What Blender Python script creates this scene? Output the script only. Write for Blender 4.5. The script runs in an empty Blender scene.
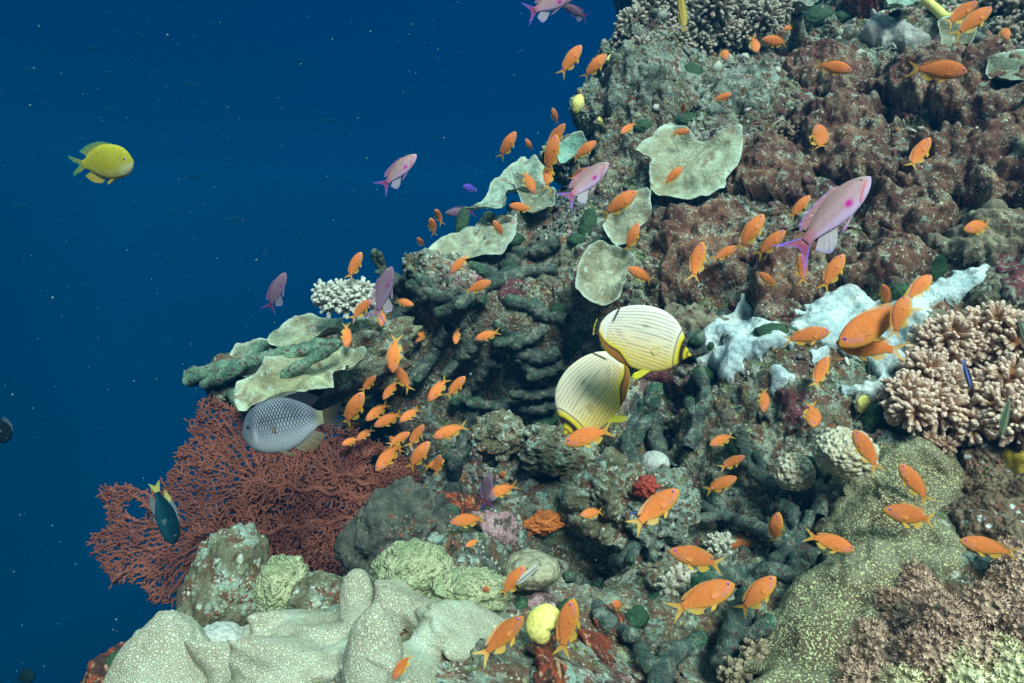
import bpy, math, random
import numpy as np
from mathutils import Vector, Matrix
from mathutils.bvhtree import BVHTree

random.seed(7); np.random.seed(7)
S = bpy.context.scene
COL = S.collection
# ------------------------------------------------------------ camera
FPX = 1024*24/36.0
cam = bpy.data.objects.new('camera', bpy.data.cameras.new('camera'))
cam.data.lens = 24; cam.data.sensor_width = 36
cam.data.clip_start = .02; cam.data.clip_end = 200
cam.rotation_euler = (math.radians(90), 0, 0)
COL.objects.link(cam); S.camera = cam
# ------------------------------------------------------------ light and water colour
w = bpy.data.worlds.new('World'); S.world = w; w.use_nodes = True
nt = w.node_tree; nt.nodes.clear()
wo = nt.nodes.new('ShaderNodeOutputWorld'); bg = nt.nodes.new('ShaderNodeBackground')
tc = nt.nodes.new('ShaderNodeTexCoord'); sp = nt.nodes.new('ShaderNodeSeparateXYZ')
mr = nt.nodes.new('ShaderNodeMapRange'); mr.inputs[1].default_value = -1; mr.inputs[2].default_value = 1
rp = nt.nodes.new('ShaderNodeValToRGB')
cr = rp.color_ramp
cr.elements[0].position = 0.0; cr.elements[0].color = (.000, .008, .034, 1)
cr.elements[1].position = 1.0; cr.elements[1].color = (.95, 1.6, 1.45, 1)
for p_, c_ in ((.29, (.000, .0015, .014, 1)), (.45, (.000, .0025, .028, 1)), (.56, (.000, .0055, .046, 1)), (.74, (.000, .019, .096, 1)), (.86, (.26, .62, .68, 1))):
    e = cr.elements.new(p_); e.color = c_
nt.links.new(tc.outputs['Generated'], sp.inputs[0]); sl = nt.nodes.new('ShaderNodeMath'); sl.operation = 'MULTIPLY_ADD'; sl.inputs[1].default_value = .24; nt.links.new(sp.outputs['X'], sl.inputs[0]); nt.links.new(sp.outputs['Z'], sl.inputs[2]); nt.links.new(sl.outputs[0], mr.inputs[0])
nt.links.new(mr.outputs[0], rp.inputs[0]); nt.links.new(rp.outputs[0], bg.inputs[0])
bg.inputs[1].default_value = 1.0
nt.links.new(bg.outputs[0], wo.inputs[0])
sun = bpy.data.objects.new('sun', bpy.data.lights.new('sun', 'SUN'))
sun.data.energy = 4.7; sun.data.angle = math.radians(20); sun.data.color = (.84, 1.0, .91)
sun.rotation_euler = Vector((-.22, .77, -.60)).to_track_quat('-Z', 'Y').to_euler()
COL.objects.link(sun)
S.view_settings.view_transform = 'Standard'; S.view_settings.look = 'None'
S.view_settings.exposure = .34; S.view_settings.gamma = 1
S.cycles.use_denoising = True
S.cycles.max_bounces = 5; S.cycles.diffuse_bounces = 3; S.cycles.volume_bounces = 0
S.cycles.transparent_max_bounces = 8

# ------------------------------------------------------------ noise
def _h(ix, iy, iz, k):
    n = (ix*374761393 + iy*668265263 + iz*2147483647 + k*1274126177) & 0xffffffff
    n = ((n ^ (n >> 13))*1274126177) & 0xffffffff
    n = ((n ^ (n >> 16))*2246822519) & 0xffffffff
    return ((n ^ (n >> 15)) & 0xffffff)/float(0xffffff)
def vnoise(P, seed=0):
    I = np.floor(P).astype(np.int64); F = P-I; F = F*F*F*(F*(F*6-15)+10); r = 0
    for dx in (0, 1):
        for dy in (0, 1):
            for dz in (0, 1):
                wt = (F[:,0] if dx else 1-F[:,0])*(F[:,1] if dy else 1-F[:,1])*(F[:,2] if dz else 1-F[:,2])
                r = r + wt*_h(I[:,0]+dx, I[:,1]+dy, I[:,2]+dz, seed)
    return r*2-1
def fbm(P, oc=4, seed=0, g=.5):
    r = 0; a = 1; t = 0
    for o in range(oc):
        r = r + a*vnoise(P*(2.03**o)+o*17.3, seed+o); t += a; a *= g
    return r/t*1.6
def worley(P, seed=0):
    I = np.floor(P).astype(np.int64)
    d1 = np.full(len(P), 9.); d2 = np.full(len(P), 9.); idv = np.zeros(len(P))
    for dx in (-1, 0, 1):
        for dy in (-1, 0, 1):
            for dz in (-1, 0, 1):
                a, b, c = I[:,0]+dx, I[:,1]+dy, I[:,2]+dz
                q = np.stack([a+_h(a,b,c,seed), b+_h(a,b,c,seed+1), c+_h(a,b,c,seed+2)], 1)
                d = np.sqrt(((q-P)**2).sum(1))
                m = d < d1
                d2 = np.where(m, d1, np.minimum(d2, d)); idv = np.where(m, _h(a,b,c,seed+3), idv); d1 = np.where(m, d, d1)
    return d1, d2, idv
def worley2(X, Y, seed=0):
    I = np.floor(X).astype(np.int64); J = np.floor(Y).astype(np.int64); K = I*0
    d1 = np.full(len(X), 9.); idv = np.zeros(len(X))
    for dx in (-1, 0, 1):
        for dy in (-1, 0, 1):
            a, b = I+dx, J+dy
            d = np.hypot(a+.15+.7*_h(a,b,K,seed)-X, b+.15+.7*_h(a,b,K,seed+1)-Y); m = d < d1
            idv = np.where(m, _h(a,b,K,seed+3), idv); d1 = np.where(m, d, d1)
    return d1, idv
def sstep(a, b, x):
    t = np.clip((x-a)/(b-a), 0, 1); return t*t*(3-2*t)

# ------------------------------------------------------------ objects
def tag(o, label=None, cat=None, group=None, kind=None):
    if label: o['label'] = label
    if cat: o['category'] = cat
    if group: o['group'] = group
    if kind: o['kind'] = kind
    return o
def mesh(name, V, F, mats, cols=None, midx=None, smooth=True, loc=None, parent=None):
    V = np.asarray(V, dtype=np.float64)
    if loc is None: loc = V.mean(0) if parent is None else np.zeros(3)
    loc = np.asarray(loc, dtype=float)
    me = bpy.data.meshes.new(name)
    F4 = np.asarray(F, dtype=np.int32) if not isinstance(F, list) else None
    if F4 is not None:
        n, k = F4.shape
        me.vertices.add(len(V)); me.vertices.foreach_set('co', (V-loc).astype(np.float32).ravel())
        me.loops.add(n*k); me.loops.foreach_set('vertex_index', F4.ravel())
        me.polygons.add(n); me.polygons.foreach_set('loop_start', np.arange(n, dtype=np.int32)*k)
        me.update(calc_edges=True)
    else:
        me.from_pydata((V-loc).tolist(), [], F)
    me.validate()
    for m in (mats if isinstance(mats, (list, tuple)) else [mats]): me.materials.append(m)
    if midx is not None and len(midx) == len(me.polygons): me.polygons.foreach_set('material_index', np.asarray(midx, dtype=np.int32))
    me.polygons.foreach_set('use_smooth', np.full(len(me.polygons), smooth))
    if cols is not None:
        a = me.color_attributes.new('Col', 'FLOAT_COLOR', 'POINT')
        C = np.ones((len(V), 4), dtype=np.float32); C[:, :3] = cols
        a.data.foreach_set('color', C.ravel())
    o = bpy.data.objects.new(name, me); COL.objects.link(o)
    if parent is not None: o.parent = parent
    o.location = loc
    return o
class Acc:
    def __init__(s): s.V = []; s.F = []; s.C = []; s.n = 0; s.M = []
    def add(s, V, F, C=None, m=0):
        V = np.asarray(V, float); s.V.append(V)
        for f in F: s.F.append([int(i)+s.n for i in f])
        s.M += [m]*len(F)
        s.C.append(np.ones((len(V), 3))*(C if C is not None else 1)); s.n += len(V)
    def obj(s, name, mats, **k):
        return mesh(name, np.concatenate(s.V), s.F, mats, cols=np.concatenate(s.C), midx=s.M, **k)

def gridfaces(nu, nv, wrap=False):
    F = []
    for i in range(nu-1):
        for j in range(nv if wrap else nv-1):
            j2 = (j+1) % nv
            F.append((i*nv+j, i*nv+j2, (i+1)*nv+j2, (i+1)*nv+j))
    return F
def catmull(pts, n):
    P = np.asarray(pts, float); P = np.vstack([2*P[0]-P[1], P, 2*P[-1]-P[-2]]); out = []
    m = len(P)-3
    for t in np.linspace(0, m-1e-6, n):
        i = int(t); f = t-i; p0, p1, p2, p3 = P[i:i+4]
        out.append(.5*((2*p1)+(-p0+p2)*f+(2*p0-5*p1+4*p2-p3)*f*f+(-p0+3*p1-3*p2+p3)*f**3))
    return np.array(out)
def tube(pts, rad, ns=10, caps=True):
    P = np.asarray(pts, float); n = len(P); R = np.ones(n)*rad
    T = np.gradient(P, axis=0); T /= np.linalg.norm(T, axis=1)[:, None]+1e-9
    if caps:
        a = [P[-1]+T[-1]*R[-1]*k for k in (.5, .82, .98)]; ra = [R[-1]*k for k in (.87, .57, .12)]
        P = np.vstack([P, a]); R = np.concatenate([R, ra]); T = np.vstack([T, [T[-1]]*3]); n += 3
    u = np.cross(T[0], (0.2, .3, 1)); u /= np.linalg.norm(u)+1e-9
    V = []
    ang = np.linspace(0, 2*np.pi, ns, endpoint=False)
    for i in range(n):
        u = u-T[i]*u.dot(T[i]); u /= np.linalg.norm(u)+1e-9; v = np.cross(T[i], u)
        V.append(P[i]+R[i]*(np.cos(ang)[:, None]*u+np.sin(ang)[:, None]*v))
    V = np.vstack(V); F = gridfaces(n, ns, True)
    F.append(tuple(range((n-1)*ns, n*ns))); return V, F
_ico = {}
def ico(sub):
    if sub in _ico: return _ico[sub]
    t = (1+5**.5)/2
    V = [(-1,t,0),(1,t,0),(-1,-t,0),(1,-t,0),(0,-1,t),(0,1,t),(0,-1,-t),(0,1,-t),(t,0,-1),(t,0,1),(-t,0,-1),(-t,0,1)]
    V = [np.array(v)/np.linalg.norm(v) for v in V]
    F = [(0,11,5),(0,5,1),(0,1,7),(0,7,10),(0,10,11),(1,5,9),(5,11,4),(11,10,2),(10,7,6),(7,1,8),(3,9,4),(3,4,2),(3,2,6),(3,6,8),(3,8,9),(4,9,5),(2,4,11),(6,2,10),(8,6,7),(9,8,1)]
    for _ in range(sub):
        mid = {}; G = []
        def md(a, b):
            k = (min(a, b), max(a, b))
            if k not in mid: v = V[a]+V[b]; V.append(v/np.linalg.norm(v)); mid[k] = len(V)-1
            return mid[k]
        for a, b, c in F:
            x, y, z = md(a, b), md(b, c), md(c, a); G += [(a, x, z), (b, y, x), (c, z, y), (x, y, z)]
        F = G
    _ico[sub] = (np.array(V), F); return _ico[sub]
def pix(px, py, d): return np.array(((px-512)/FPX*d, d, (341.5-py)/FPX*d))
def unit(v): v = np.asarray(v, float); return v/(np.linalg.norm(v)+1e-12)
def frame(n, hint=(0, 0, 1)):
    n = unit(n); u = np.cross(hint, n)
    if np.linalg.norm(u) < 1e-3: u = np.cross((0, 1, 0), n)
    u = unit(u); return u, np.cross(n, u), n

# ------------------------------------------------------------ materials
def mat(name, c1, c2=None, s1=12, sp=None, sps=60, spt=.25, sp2=None, sp2s=140, sp2t=.2, bs=120, bd=.004, bv=0, rough=.75, attr=False, cells=None, spec=.3, sss=0, mott=(), grime=.30, net=False):
    """two-tone noise + two kinds of small spots + bump, all in object space"""
    m = bpy.data.materials.new(name); m.use_nodes = True; t = m.node_tree; N = t.nodes; L = t.links
    b = N['Principled BSDF']; b.inputs['Roughness'].default_value = rough; b.inputs['Specular IOR Level'].default_value = spec
    tx = N.new('ShaderNodeTexCoord'); co = tx.outputs['Object']
    def noise(s, d=5):
        n = N.new('ShaderNodeTexNoise'); n.inputs['Scale'].default_value = s; n.inputs['Detail'].default_value = d
        n.inputs['Roughness'].default_value = .62; L.new(co, n.inputs['Vector']); return n
    def ramp(src, a, bb):
        r = N.new('ShaderNodeMapRange'); r.inputs[1].default_value = a; r.inputs[2].default_value = bb; r.interpolation_type = 'SMOOTHSTEP'
        L.new(src, r.inputs[0]); return r.outputs[0]
    def mix(f, a, bb, mode='MIX'):
        x = N.new('ShaderNodeMix'); x.data_type = 'RGBA'; x.blend_type = mode
        if isinstance(f, float): x.inputs[0].default_value = f
        else: L.new(f, x.inputs[0])
        for i, c in ((6, a), (7, bb)):
            if isinstance(c, (tuple, list)): x.inputs[i].default_value = (*c, 1)
            else: L.new(c, x.inputs[i])
        return x.outputs[2]
    n1 = noise(s1); c = mix(ramp(n1.outputs[0], .36, .64), c1, c2 or c1)
    if attr:
        at = N.new('ShaderNodeVertexColor'); at.layer_name = 'Col'; c = mix(1.0, c, at.outputs[0], 'MULTIPLY')
    def spots(c, col, s, th):
        v = N.new('ShaderNodeTexVoronoi'); v.inputs['Scale'].default_value = s; L.new(co, v.inputs['Vector'])
        gate = noise(s*.13, 2)
        a = N.new('ShaderNodeMath'); a.operation = 'MULTIPLY'; L.new(ramp(v.outputs['Distance'], th, th*.6), a.inputs[0]); L.new(ramp(gate.outputs[0], .45, .58), a.inputs[1])
        return mix(a.outputs[0], c, col)
    for mc, ms, lo, hi in (() if net else mott): c = mix(ramp(noise(ms, 8).outputs[0], lo-.050, hi-.045), c, mc)
    if sp: c = spots(c, sp, sps, spt)
    if sp2: c = spots(c, sp2, sp2s, sp2t)
    g1 = N.new('ShaderNodeMapRange'); g1.inputs[1].default_value = .3; g1.inputs[2].default_value = .7; g1.inputs[3].default_value = 1-grime; g1.inputs[4].default_value = 1+grime
    L.new(noise(210, 4).outputs[0], g1.inputs[0]); c = mix(1.0, c, g1.outputs[0], 'MULTIPLY')
    hsum = noise(bs, 6).outputs[0]
    if cells:
        col, s, th = cells
        v = N.new('ShaderNodeTexVoronoi'); v.inputs['Scale'].default_value = s
        if net: v.feature = 'DISTANCE_TO_EDGE'
        dn = noise(s*.4, 2); dm = N.new('ShaderNodeMix'); dm.data_type = 'VECTOR'; dm.inputs[0].default_value = .010
        L.new(co, dm.inputs[4]); L.new(dn.outputs['Color'], dm.inputs[5]); L.new(dm.outputs[1], v.inputs['Vector'])
        f = ramp(v.outputs['Distance'], th*1.25, th*.75) if not net else ramp(v.outputs['Distance'], .04, .20); c = mix(f, c, col)
        if net:
            for mc, ms, lo, hi in mott:
                hm = N.new('ShaderNodeMath'); hm.operation = 'MULTIPLY'; hm.inputs[1].default_value = .55; L.new(ramp(noise(ms, 6).outputs[0], lo-.05, hi-.045), hm.inputs[0]); c = mix(hm.outputs[0], c, mc)
        q = N.new('ShaderNodeMath'); q.operation = 'MULTIPLY_ADD'; L.new(f, q.inputs[0]); q.inputs[1].default_value = .6; L.new(hsum, q.inputs[2]); hsum = q.outputs[0]
    if bv:
        v = N.new('ShaderNodeTexVoronoi'); v.inputs['Scale'].default_value = bv; L.new(co, v.inputs['Vector'])
        q = N.new('ShaderNodeMath'); q.operation = 'MULTIPLY_ADD'; L.new(v.outputs['Distance'], q.inputs[0]); q.inputs[1].default_value = -1.0; L.new(hsum, q.inputs[2]); hsum = q.outputs[0]
    bp = N.new('ShaderNodeBump'); bp.inputs['Distance'].default_value = bd; bp.inputs['Strength'].default_value = 1
    L.new(hsum, bp.inputs['Height']); L.new(bp.outputs[0], b.inputs['Normal'])
    L.new(c, b.inputs['Base Color'])
    if sss: b.inputs['Subsurface Weight'].default_value = sss; b.inputs['Subsurface Scale'].default_value = .01
    return m

MOTT_REEF = (((.27,.38,.31), 23, .56, .66), ((.12,.065,.035), 31, .57, .64), ((.46,.54,.45), 57, .62, .70), ((.17,.095,.06), 43, .60, .67), ((.12,.15,.04), 67, .63, .69), ((.03,.04,.035), 83, .60, .70))
MOTT_BROWN = (((.20,.17,.11), 21, .54, .68), ((.035,.018,.014), 27, .56, .70), ((.25,.32,.27), 37, .64, .73), ((.34,.36,.26), 90, .63, .70), ((.16,.05,.035), 63, .62, .70))
# ------------------------------------------------------------ the reef slope: one height sheet over a tilted plane
EN = unit((-.45, -.62, .64)); EU = unit(np.cross((0, 0, 1), EN)); EV = np.cross(EN, EU)
O0 = pix(600, 380, 1.6)
# colour keys; DARK paints shade into the hollows and recesses
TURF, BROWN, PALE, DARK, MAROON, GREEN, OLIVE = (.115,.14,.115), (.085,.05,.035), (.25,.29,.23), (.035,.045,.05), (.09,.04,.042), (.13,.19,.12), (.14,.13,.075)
ANCH = [
 (1120,760,.78,OLIVE),(1024,683,.86,OLIVE),(900,683,.88,OLIVE),(760,683,.92,OLIVE),(650,683,.95,MAROON),(540,683,.88,MAROON),(400,683,.82,PALE),(250,683,.86,PALE),(150,683,.93,PALE),
 (700,780,.75,OLIVE),(450,800,.66,PALE),(200,800,.75,PALE),(900,800,.72,OLIVE),
 (1024,560,1.05,MAROON),(900,560,1.1,OLIVE),(780,600,1.12,OLIVE),(650,600,1.16,TURF),(560,610,1.05,TURF),(450,610,1.0,PALE),(330,620,1.02,PALE),(240,645,1.0,PALE),(175,650,1.05,PALE),
 (1060,450,1.22,MAROON),(1000,450,1.27,OLIVE),(900,450,1.3,OLIVE),(800,480,1.36,TURF),(720,510,1.38,TURF),(620,560,1.25,TURF),(520,570,1.17,TURF),(660,540,1.32,PALE),
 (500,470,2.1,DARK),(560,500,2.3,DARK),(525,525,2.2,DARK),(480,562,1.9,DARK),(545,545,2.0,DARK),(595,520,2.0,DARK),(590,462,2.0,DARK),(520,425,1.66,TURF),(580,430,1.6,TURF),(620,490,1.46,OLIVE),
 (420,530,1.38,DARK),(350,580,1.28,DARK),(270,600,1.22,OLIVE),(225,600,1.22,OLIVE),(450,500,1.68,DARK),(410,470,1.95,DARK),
 (500,400,1.65,TURF),(440,430,1.85,DARK),(400,380,1.88,TURF),(360,335,1.95,TURF),(450,320,1.85,TURF),(400,300,1.98,TURF),(500,265,2.0,TURF),(450,262,2.05,TURF),(560,200,2.2,DARK),(520,200,2.25,TURF),
 (600,300,1.78,TURF),(600,400,1.55,TURF),(660,400,1.62,DARK),(640,440,1.6,DARK),(720,400,1.48,TURF),(700,300,1.66,BROWN),(800,400,1.38,MAROON),(800,300,1.55,BROWN),(1000,300,1.42,TURF),(900,350,1.4,PALE),(1060,350,1.3,TURF),
 (900,250,1.62,BROWN),(800,200,1.85,MAROON),(1000,200,1.68,BROWN),(700,230,1.85,TURF),(650,150,2.08,TURF),(590,140,2.3,DARK),(600,85,2.45,TURF),(700,80,2.25,PALE),(800,100,2.1,MAROON),(880,100,2.0,BROWN),(960,100,1.9,BROWN),(1100,100,1.65,BROWN),
 (1024,0,2.05,TURF),(900,20,2.25,PALE),(800,20,2.5,TURF),(700,40,2.5,DARK),(625,60,2.62,TURF),(900,-80,2.4,TURF),(1100,-80,2.0,TURF),(760,-60,2.8,TURF),(680,-60,3.0,TURF),(640,0,2.9,TURF),
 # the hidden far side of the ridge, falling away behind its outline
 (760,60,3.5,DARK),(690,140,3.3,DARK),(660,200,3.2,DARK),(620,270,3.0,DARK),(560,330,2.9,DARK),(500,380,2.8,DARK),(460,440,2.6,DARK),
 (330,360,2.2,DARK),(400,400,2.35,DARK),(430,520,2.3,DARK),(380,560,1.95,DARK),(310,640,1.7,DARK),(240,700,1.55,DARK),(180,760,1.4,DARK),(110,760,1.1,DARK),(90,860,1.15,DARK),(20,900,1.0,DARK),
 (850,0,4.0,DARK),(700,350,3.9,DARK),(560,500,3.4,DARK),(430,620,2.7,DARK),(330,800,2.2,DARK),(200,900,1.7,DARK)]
AP = np.array([pix(a, b, c) for a, b, c, _ in ANCH])
AC = np.array([k for *_, k in ANCH])
def to_uvh(P): D = np.atleast_2d(P)-O0; return D@EU, D@EV, D@EN
au, av, ah = to_uvh(AP)
def tps_k(r2): return .5*r2*np.log(r2+1e-12)
A = tps_k((au[:, None]-au)**2+(av[:, None]-av)**2)+np.eye(len(au))*.002
Q = np.stack([np.ones_like(au), au, av], 1)
Msys = np.block([[A, Q], [Q.T, np.zeros((3, 3))]])
sol = np.linalg.solve(Msys, np.concatenate([ah, np.zeros(3)]))
def tps(u, v):
    out = np.empty(len(u))
    for i in range(0, len(u), 60000):
        a, b = u[i:i+60000], v[i:i+60000]
        out[i:i+60000] = tps_k((a[:, None]-au)**2+(b[:, None]-av)**2)@sol[:-3]+sol[-3]+sol[-2]*a+sol[-1]*b
    return out
GS = .0055
U0, U1, V0, V1 = au.min()-.1, au.max()+.1, av.min()-.1, av.max()+.1
gu = np.arange(U0, U1, GS); gv = np.arange(V0, V1, GS)
UU, VV = np.meshgrid(gu, gv, indexing='ij'); uf, vf = UU.ravel(), VV.ravel()
H0 = tps(uf, vf)
def march(px, py):
    T = np.linspace(.5, 3.2, 400); Q_ = np.array([pix(px, py, t) for t in T]); a, b, c = to_uvh(Q_); k = np.argmax(c < tps(a, b)); return a[k], b[k]
# deep hollows in the rock
for px, py, dp_, r_ in ((545,542,.34,.075),(500,556,.22,.05),(588,452,.26,.05),(472,492,.20,.05),(650,428,.16,.035),(425,470,.2,.06),(890,118,.12,.03),(430,400,.14,.04),(745,300,.08,.02),(700,648,.14,.035),(520,455,.15,.04)):
    a_, b_ = march(px, py); H0 = H0-dp_*np.exp(-((uf-a_)**2+(vf-b_)**2)/(r_*r_)*(1+.0*uf))
def world(u, v, h): return O0+u[:, None]*EU+v[:, None]*EV+h[:, None]*EN
P0 = world(uf, vf, H0)
Hs = H0+fbm(P0*3.2, 3, 5)*.035+fbm(P0*8, 2, 9)*.014
P1 = world(uf, vf, Hs)
d1, d2, wid = worley(P1*13+fbm(P1*9, 2, 3)[:, None]*.4, 11)
e1, e2, wid2 = worley(P1*34, 21)
lump = (1-np.clip(d1, 0, 1)**2)*.034*(.3+wid)+(1-np.clip(e1, 0, 1)**2)*.011*(.2+wid2)
Hf = Hs-.024+lump+fbm(P1*22, 4, 31)*.013+np.clip(fbm(P1*6, 3, 41), -1, 0)*.085
PF = world(uf, vf, Hf)
# colour: nearest anchors warped by noise, then patches of encrusting growth
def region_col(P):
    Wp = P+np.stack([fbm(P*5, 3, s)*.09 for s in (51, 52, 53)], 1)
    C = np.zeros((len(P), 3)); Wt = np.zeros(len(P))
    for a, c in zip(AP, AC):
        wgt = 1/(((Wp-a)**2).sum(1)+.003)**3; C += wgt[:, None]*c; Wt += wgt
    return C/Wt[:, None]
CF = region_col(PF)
n1 = fbm(PF*9, 4, 61); n2 = fbm(PF*17, 4, 71); n3 = fbm(PF*28, 3, 81); n4 = fbm(PF*13, 4, 91)
def patch(C, m, c): return C*(1-m[:, None])+np.array(c)*m[:, None]
CF = CF*(1+.5*n2)[:, None]
CF = patch(CF, sstep(.18, .42, n1)*.8, (.27,.31,.24)); CF = patch(CF, sstep(.25, .45, n2)*.8, (.085,.045,.035))
CF = patch(CF, sstep(.46, .58, n4)*.75, (.24,.14,.16)); CF = patch(CF, sstep(.42, .55, n3)*.9, (.42,.44,.36))
CF = patch(CF, sstep(.34, .5, fbm(PF*21, 3, 97))*.8, (.10,.15,.05)); CF = patch(CF, sstep(.62, .75, fbm(PF*19, 3, 99))*.8, (.30,.10,.04))
CF = np.clip(CF, .01, 1)
nu, nv = len(gu), len(gv)
idx = np.arange(nu*nv).reshape(nu, nv)
FQ = np.stack([idx[:-1, :-1], idx[1:, :-1], idx[1:, 1:], idx[:-1, 1:]], -1).reshape(-1, 4)
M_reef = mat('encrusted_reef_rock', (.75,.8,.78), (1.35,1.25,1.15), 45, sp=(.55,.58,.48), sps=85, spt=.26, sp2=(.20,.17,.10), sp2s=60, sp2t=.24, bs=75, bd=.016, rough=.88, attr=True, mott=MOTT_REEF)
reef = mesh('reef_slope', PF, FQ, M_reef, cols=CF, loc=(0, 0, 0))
tag(reef, 'steep coral reef slope of mottled grey green and maroon encrusted rock', 'reef rock', kind='structure')
SB = 3
sidx = np.arange(nu*nv).reshape(nu, nv)[::SB, ::SB]
sf = []
rmap = -np.ones(nu*nv, int); flat = sidx.ravel(); rmap[flat] = np.arange(len(flat)); r2 = rmap[sidx]
BV = BVHTree.FromPolygons(PF[flat].tolist(), np.stack([r2[:-1, :-1], r2[1:, :-1], r2[1:, 1:], r2[:-1, 1:]], -1).reshape(-1, 4).tolist())
def hit(px, py):
    d = Vector(pix(px, py, 1)).normalized()
    l, n, i, t = BV.ray_cast(Vector((0, 0, 0)), d)
    if l is None: return None, None
    n = np.array(n)
    if n.dot(EN) < 0: n = -n
    return np.array(l), n
def on(px, py, lift=0., fallback=2.2):
    l, n = hit(px, py)
    if l is None: l = pix(px, py, fallback); n = EN
    return l-unit(l)*lift
def Hsample(u, v, A=Hf):
    a = np.clip((u-U0)/GS, 0, nu-2.001); b = np.clip((v-V0)/GS, 0, nv-2.001); i = a.astype(int); j = b.astype(int); fa, fb = a-i, b-j; G = A.reshape(nu, nv)
    return G[i, j]*(1-fa)*(1-fb)+G[i+1, j]*fa*(1-fb)+G[i, j+1]*(1-fa)*fb+G[i+1, j+1]*fa*fb
def polysd(x, y, poly):
    P = np.asarray(poly); n = len(P); d = np.full(len(x), 1e9); ins = np.zeros(len(x), bool)
    for i in range(n):
        a, b = P[i], P[(i+1) % n]; e = b-a; wx, wy = x-a[0], y-a[1]
        t = np.clip((wx*e[0]+wy*e[1])/(e@e+1e-12), 0, 1); d = np.minimum(d, (wx-e[0]*t)**2+(wy-e[1]*t)**2)
        c = (P[i][1] > y) != (b[1] > y)
        with np.errstate(divide='ignore', invalid='ignore'): xi = (b[0]-a[0])*(y-a[1])/(b[1]-a[1])+a[0]
        ins ^= c & (x < xi)
    return np.where(ins, 1, -1)*np.sqrt(d)
def crust(name, poly, thick, m, label, cat, lump=(20, .02), lump2=None, fine=.003, edge=.03, gs=.004, rag=.02, smooth=.8, group=None, extra=None, seed=1, flat=False, colfn=None, tips=None):
    """a colony that grows over the rock: outline laid on the slope, lifted and lobed"""
    pts = [on(x, y) for x, y in poly]; pu, pv, _ = to_uvh(np.array(pts)); pl = np.stack([pu, pv], 1)
    a = np.arange(pu.min()-rag, pu.max()+rag, gs); b = np.arange(pv.min()-rag, pv.max()+rag, gs)
    A_, B_ = np.meshgrid(a, b, indexing='ij'); u, v = A_.ravel(), B_.ravel()
    hb = Hsample(u, v, Hf); hs = Hsample(u, v, Hs); P = world(u, v, hs)
    sd = polysd(u, v, pl)+fbm(P*18, 3, seed+5)*rag
    prof = np.sqrt(np.clip(sd/edge, 0, 1)); prof = np.where(sd > 0, prof, 0)
    w1, w2, wi = worley(P*lump[0]+fbm(P*lump[0]*.5, 2, seed)[:, None]*.35, seed+60)
    bump = np.sqrt(np.clip(1-w1**2*1.15, 0, 1))*lump[1]*(.55+.6*wi)
    if lump2:
        wx = fbm(P*14, 2, seed+70)*.35; q1, qi = worley2(u*lump2[0]+wx, v*lump2[0]-wx, seed+77); bump += (np.sqrt(np.clip(1-q1**2*1.45, 0, 1))-.35)*lump2[1]*(.55+.6*qi)
    h = hb*(1-smooth)+hs*smooth+(thick+bump)*prof+fbm(P*55, 3, seed+9)*fine
    if extra is not None: h = h+extra(u, v, P)*prof
    h = np.where(sd > 0, h, np.minimum(hb, hs)-.02)
    ok = sd > -gs*1.6
    W = world(u, v, h); id2 = np.arange(len(u)).reshape(len(a), len(b)); okm = ok.reshape(len(a), len(b))
    q = np.stack([id2[:-1, :-1], id2[1:, :-1], id2[1:, 1:], id2[:-1, 1:]], -1)[okm[:-1, :-1] & okm[1:, :-1] & okm[1:, 1:] & okm[:-1, 1:]]
    used = np.unique(q); mp = -np.ones(len(u), int); mp[used] = np.arange(len(used))
    C = colfn(W, h-hs)[used] if colfn else None
    if tips is not None and lump2:
        k = (sstep(.42, .05, q1)*(.35+.65*qi)*sstep(-.2, .3, fbm(P*9, 3, seed+40)))[:, None]; C = (np.ones((len(u), 3))*(1-k)+np.array(tips)*k)[used]*(1+.3*fbm(W[used]*12, 3, seed+41))[:, None]; C = np.clip(C, .05, 4)
    o = mesh(name, W[used], mp[q], m, cols=C)
    return tag(o, label, cat, group)
# ------------------------------------------------------------ the water itself
def haze_box():
    a = np.array((-7.5, -.5, -4.5)); b = np.array((7.5, 13, 3.2))
    V = [(x, y, z) for x in (a[0], b[0]) for y in (a[1], b[1]) for z in (a[2], b[2])]
    F = [(0,1,3,2),(4,6,7,5),(0,4,5,1),(2,3,7,6),(0,2,6,4),(1,5,7,3)]
    m = bpy.data.materials.new('sea_water'); m.use_nodes = True; t = m.node_tree; t.nodes.clear()
    o = t.nodes.new('ShaderNodeOutputMaterial'); v = t.nodes.new('ShaderNodeVolumePrincipled')
    v.inputs['Color'].default_value = (.0, .195, .50, 1); v.inputs['Density'].default_value = .036; v.inputs['Anisotropy'].default_value = 0
    t.links.new(v.outputs[0], o.inputs['Volume'])
    ob = mesh('haze', V, F, m, smooth=False); tag(ob, 'clear blue sea water that far things fade into', 'water', kind='stuff')
haze_box()
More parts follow.
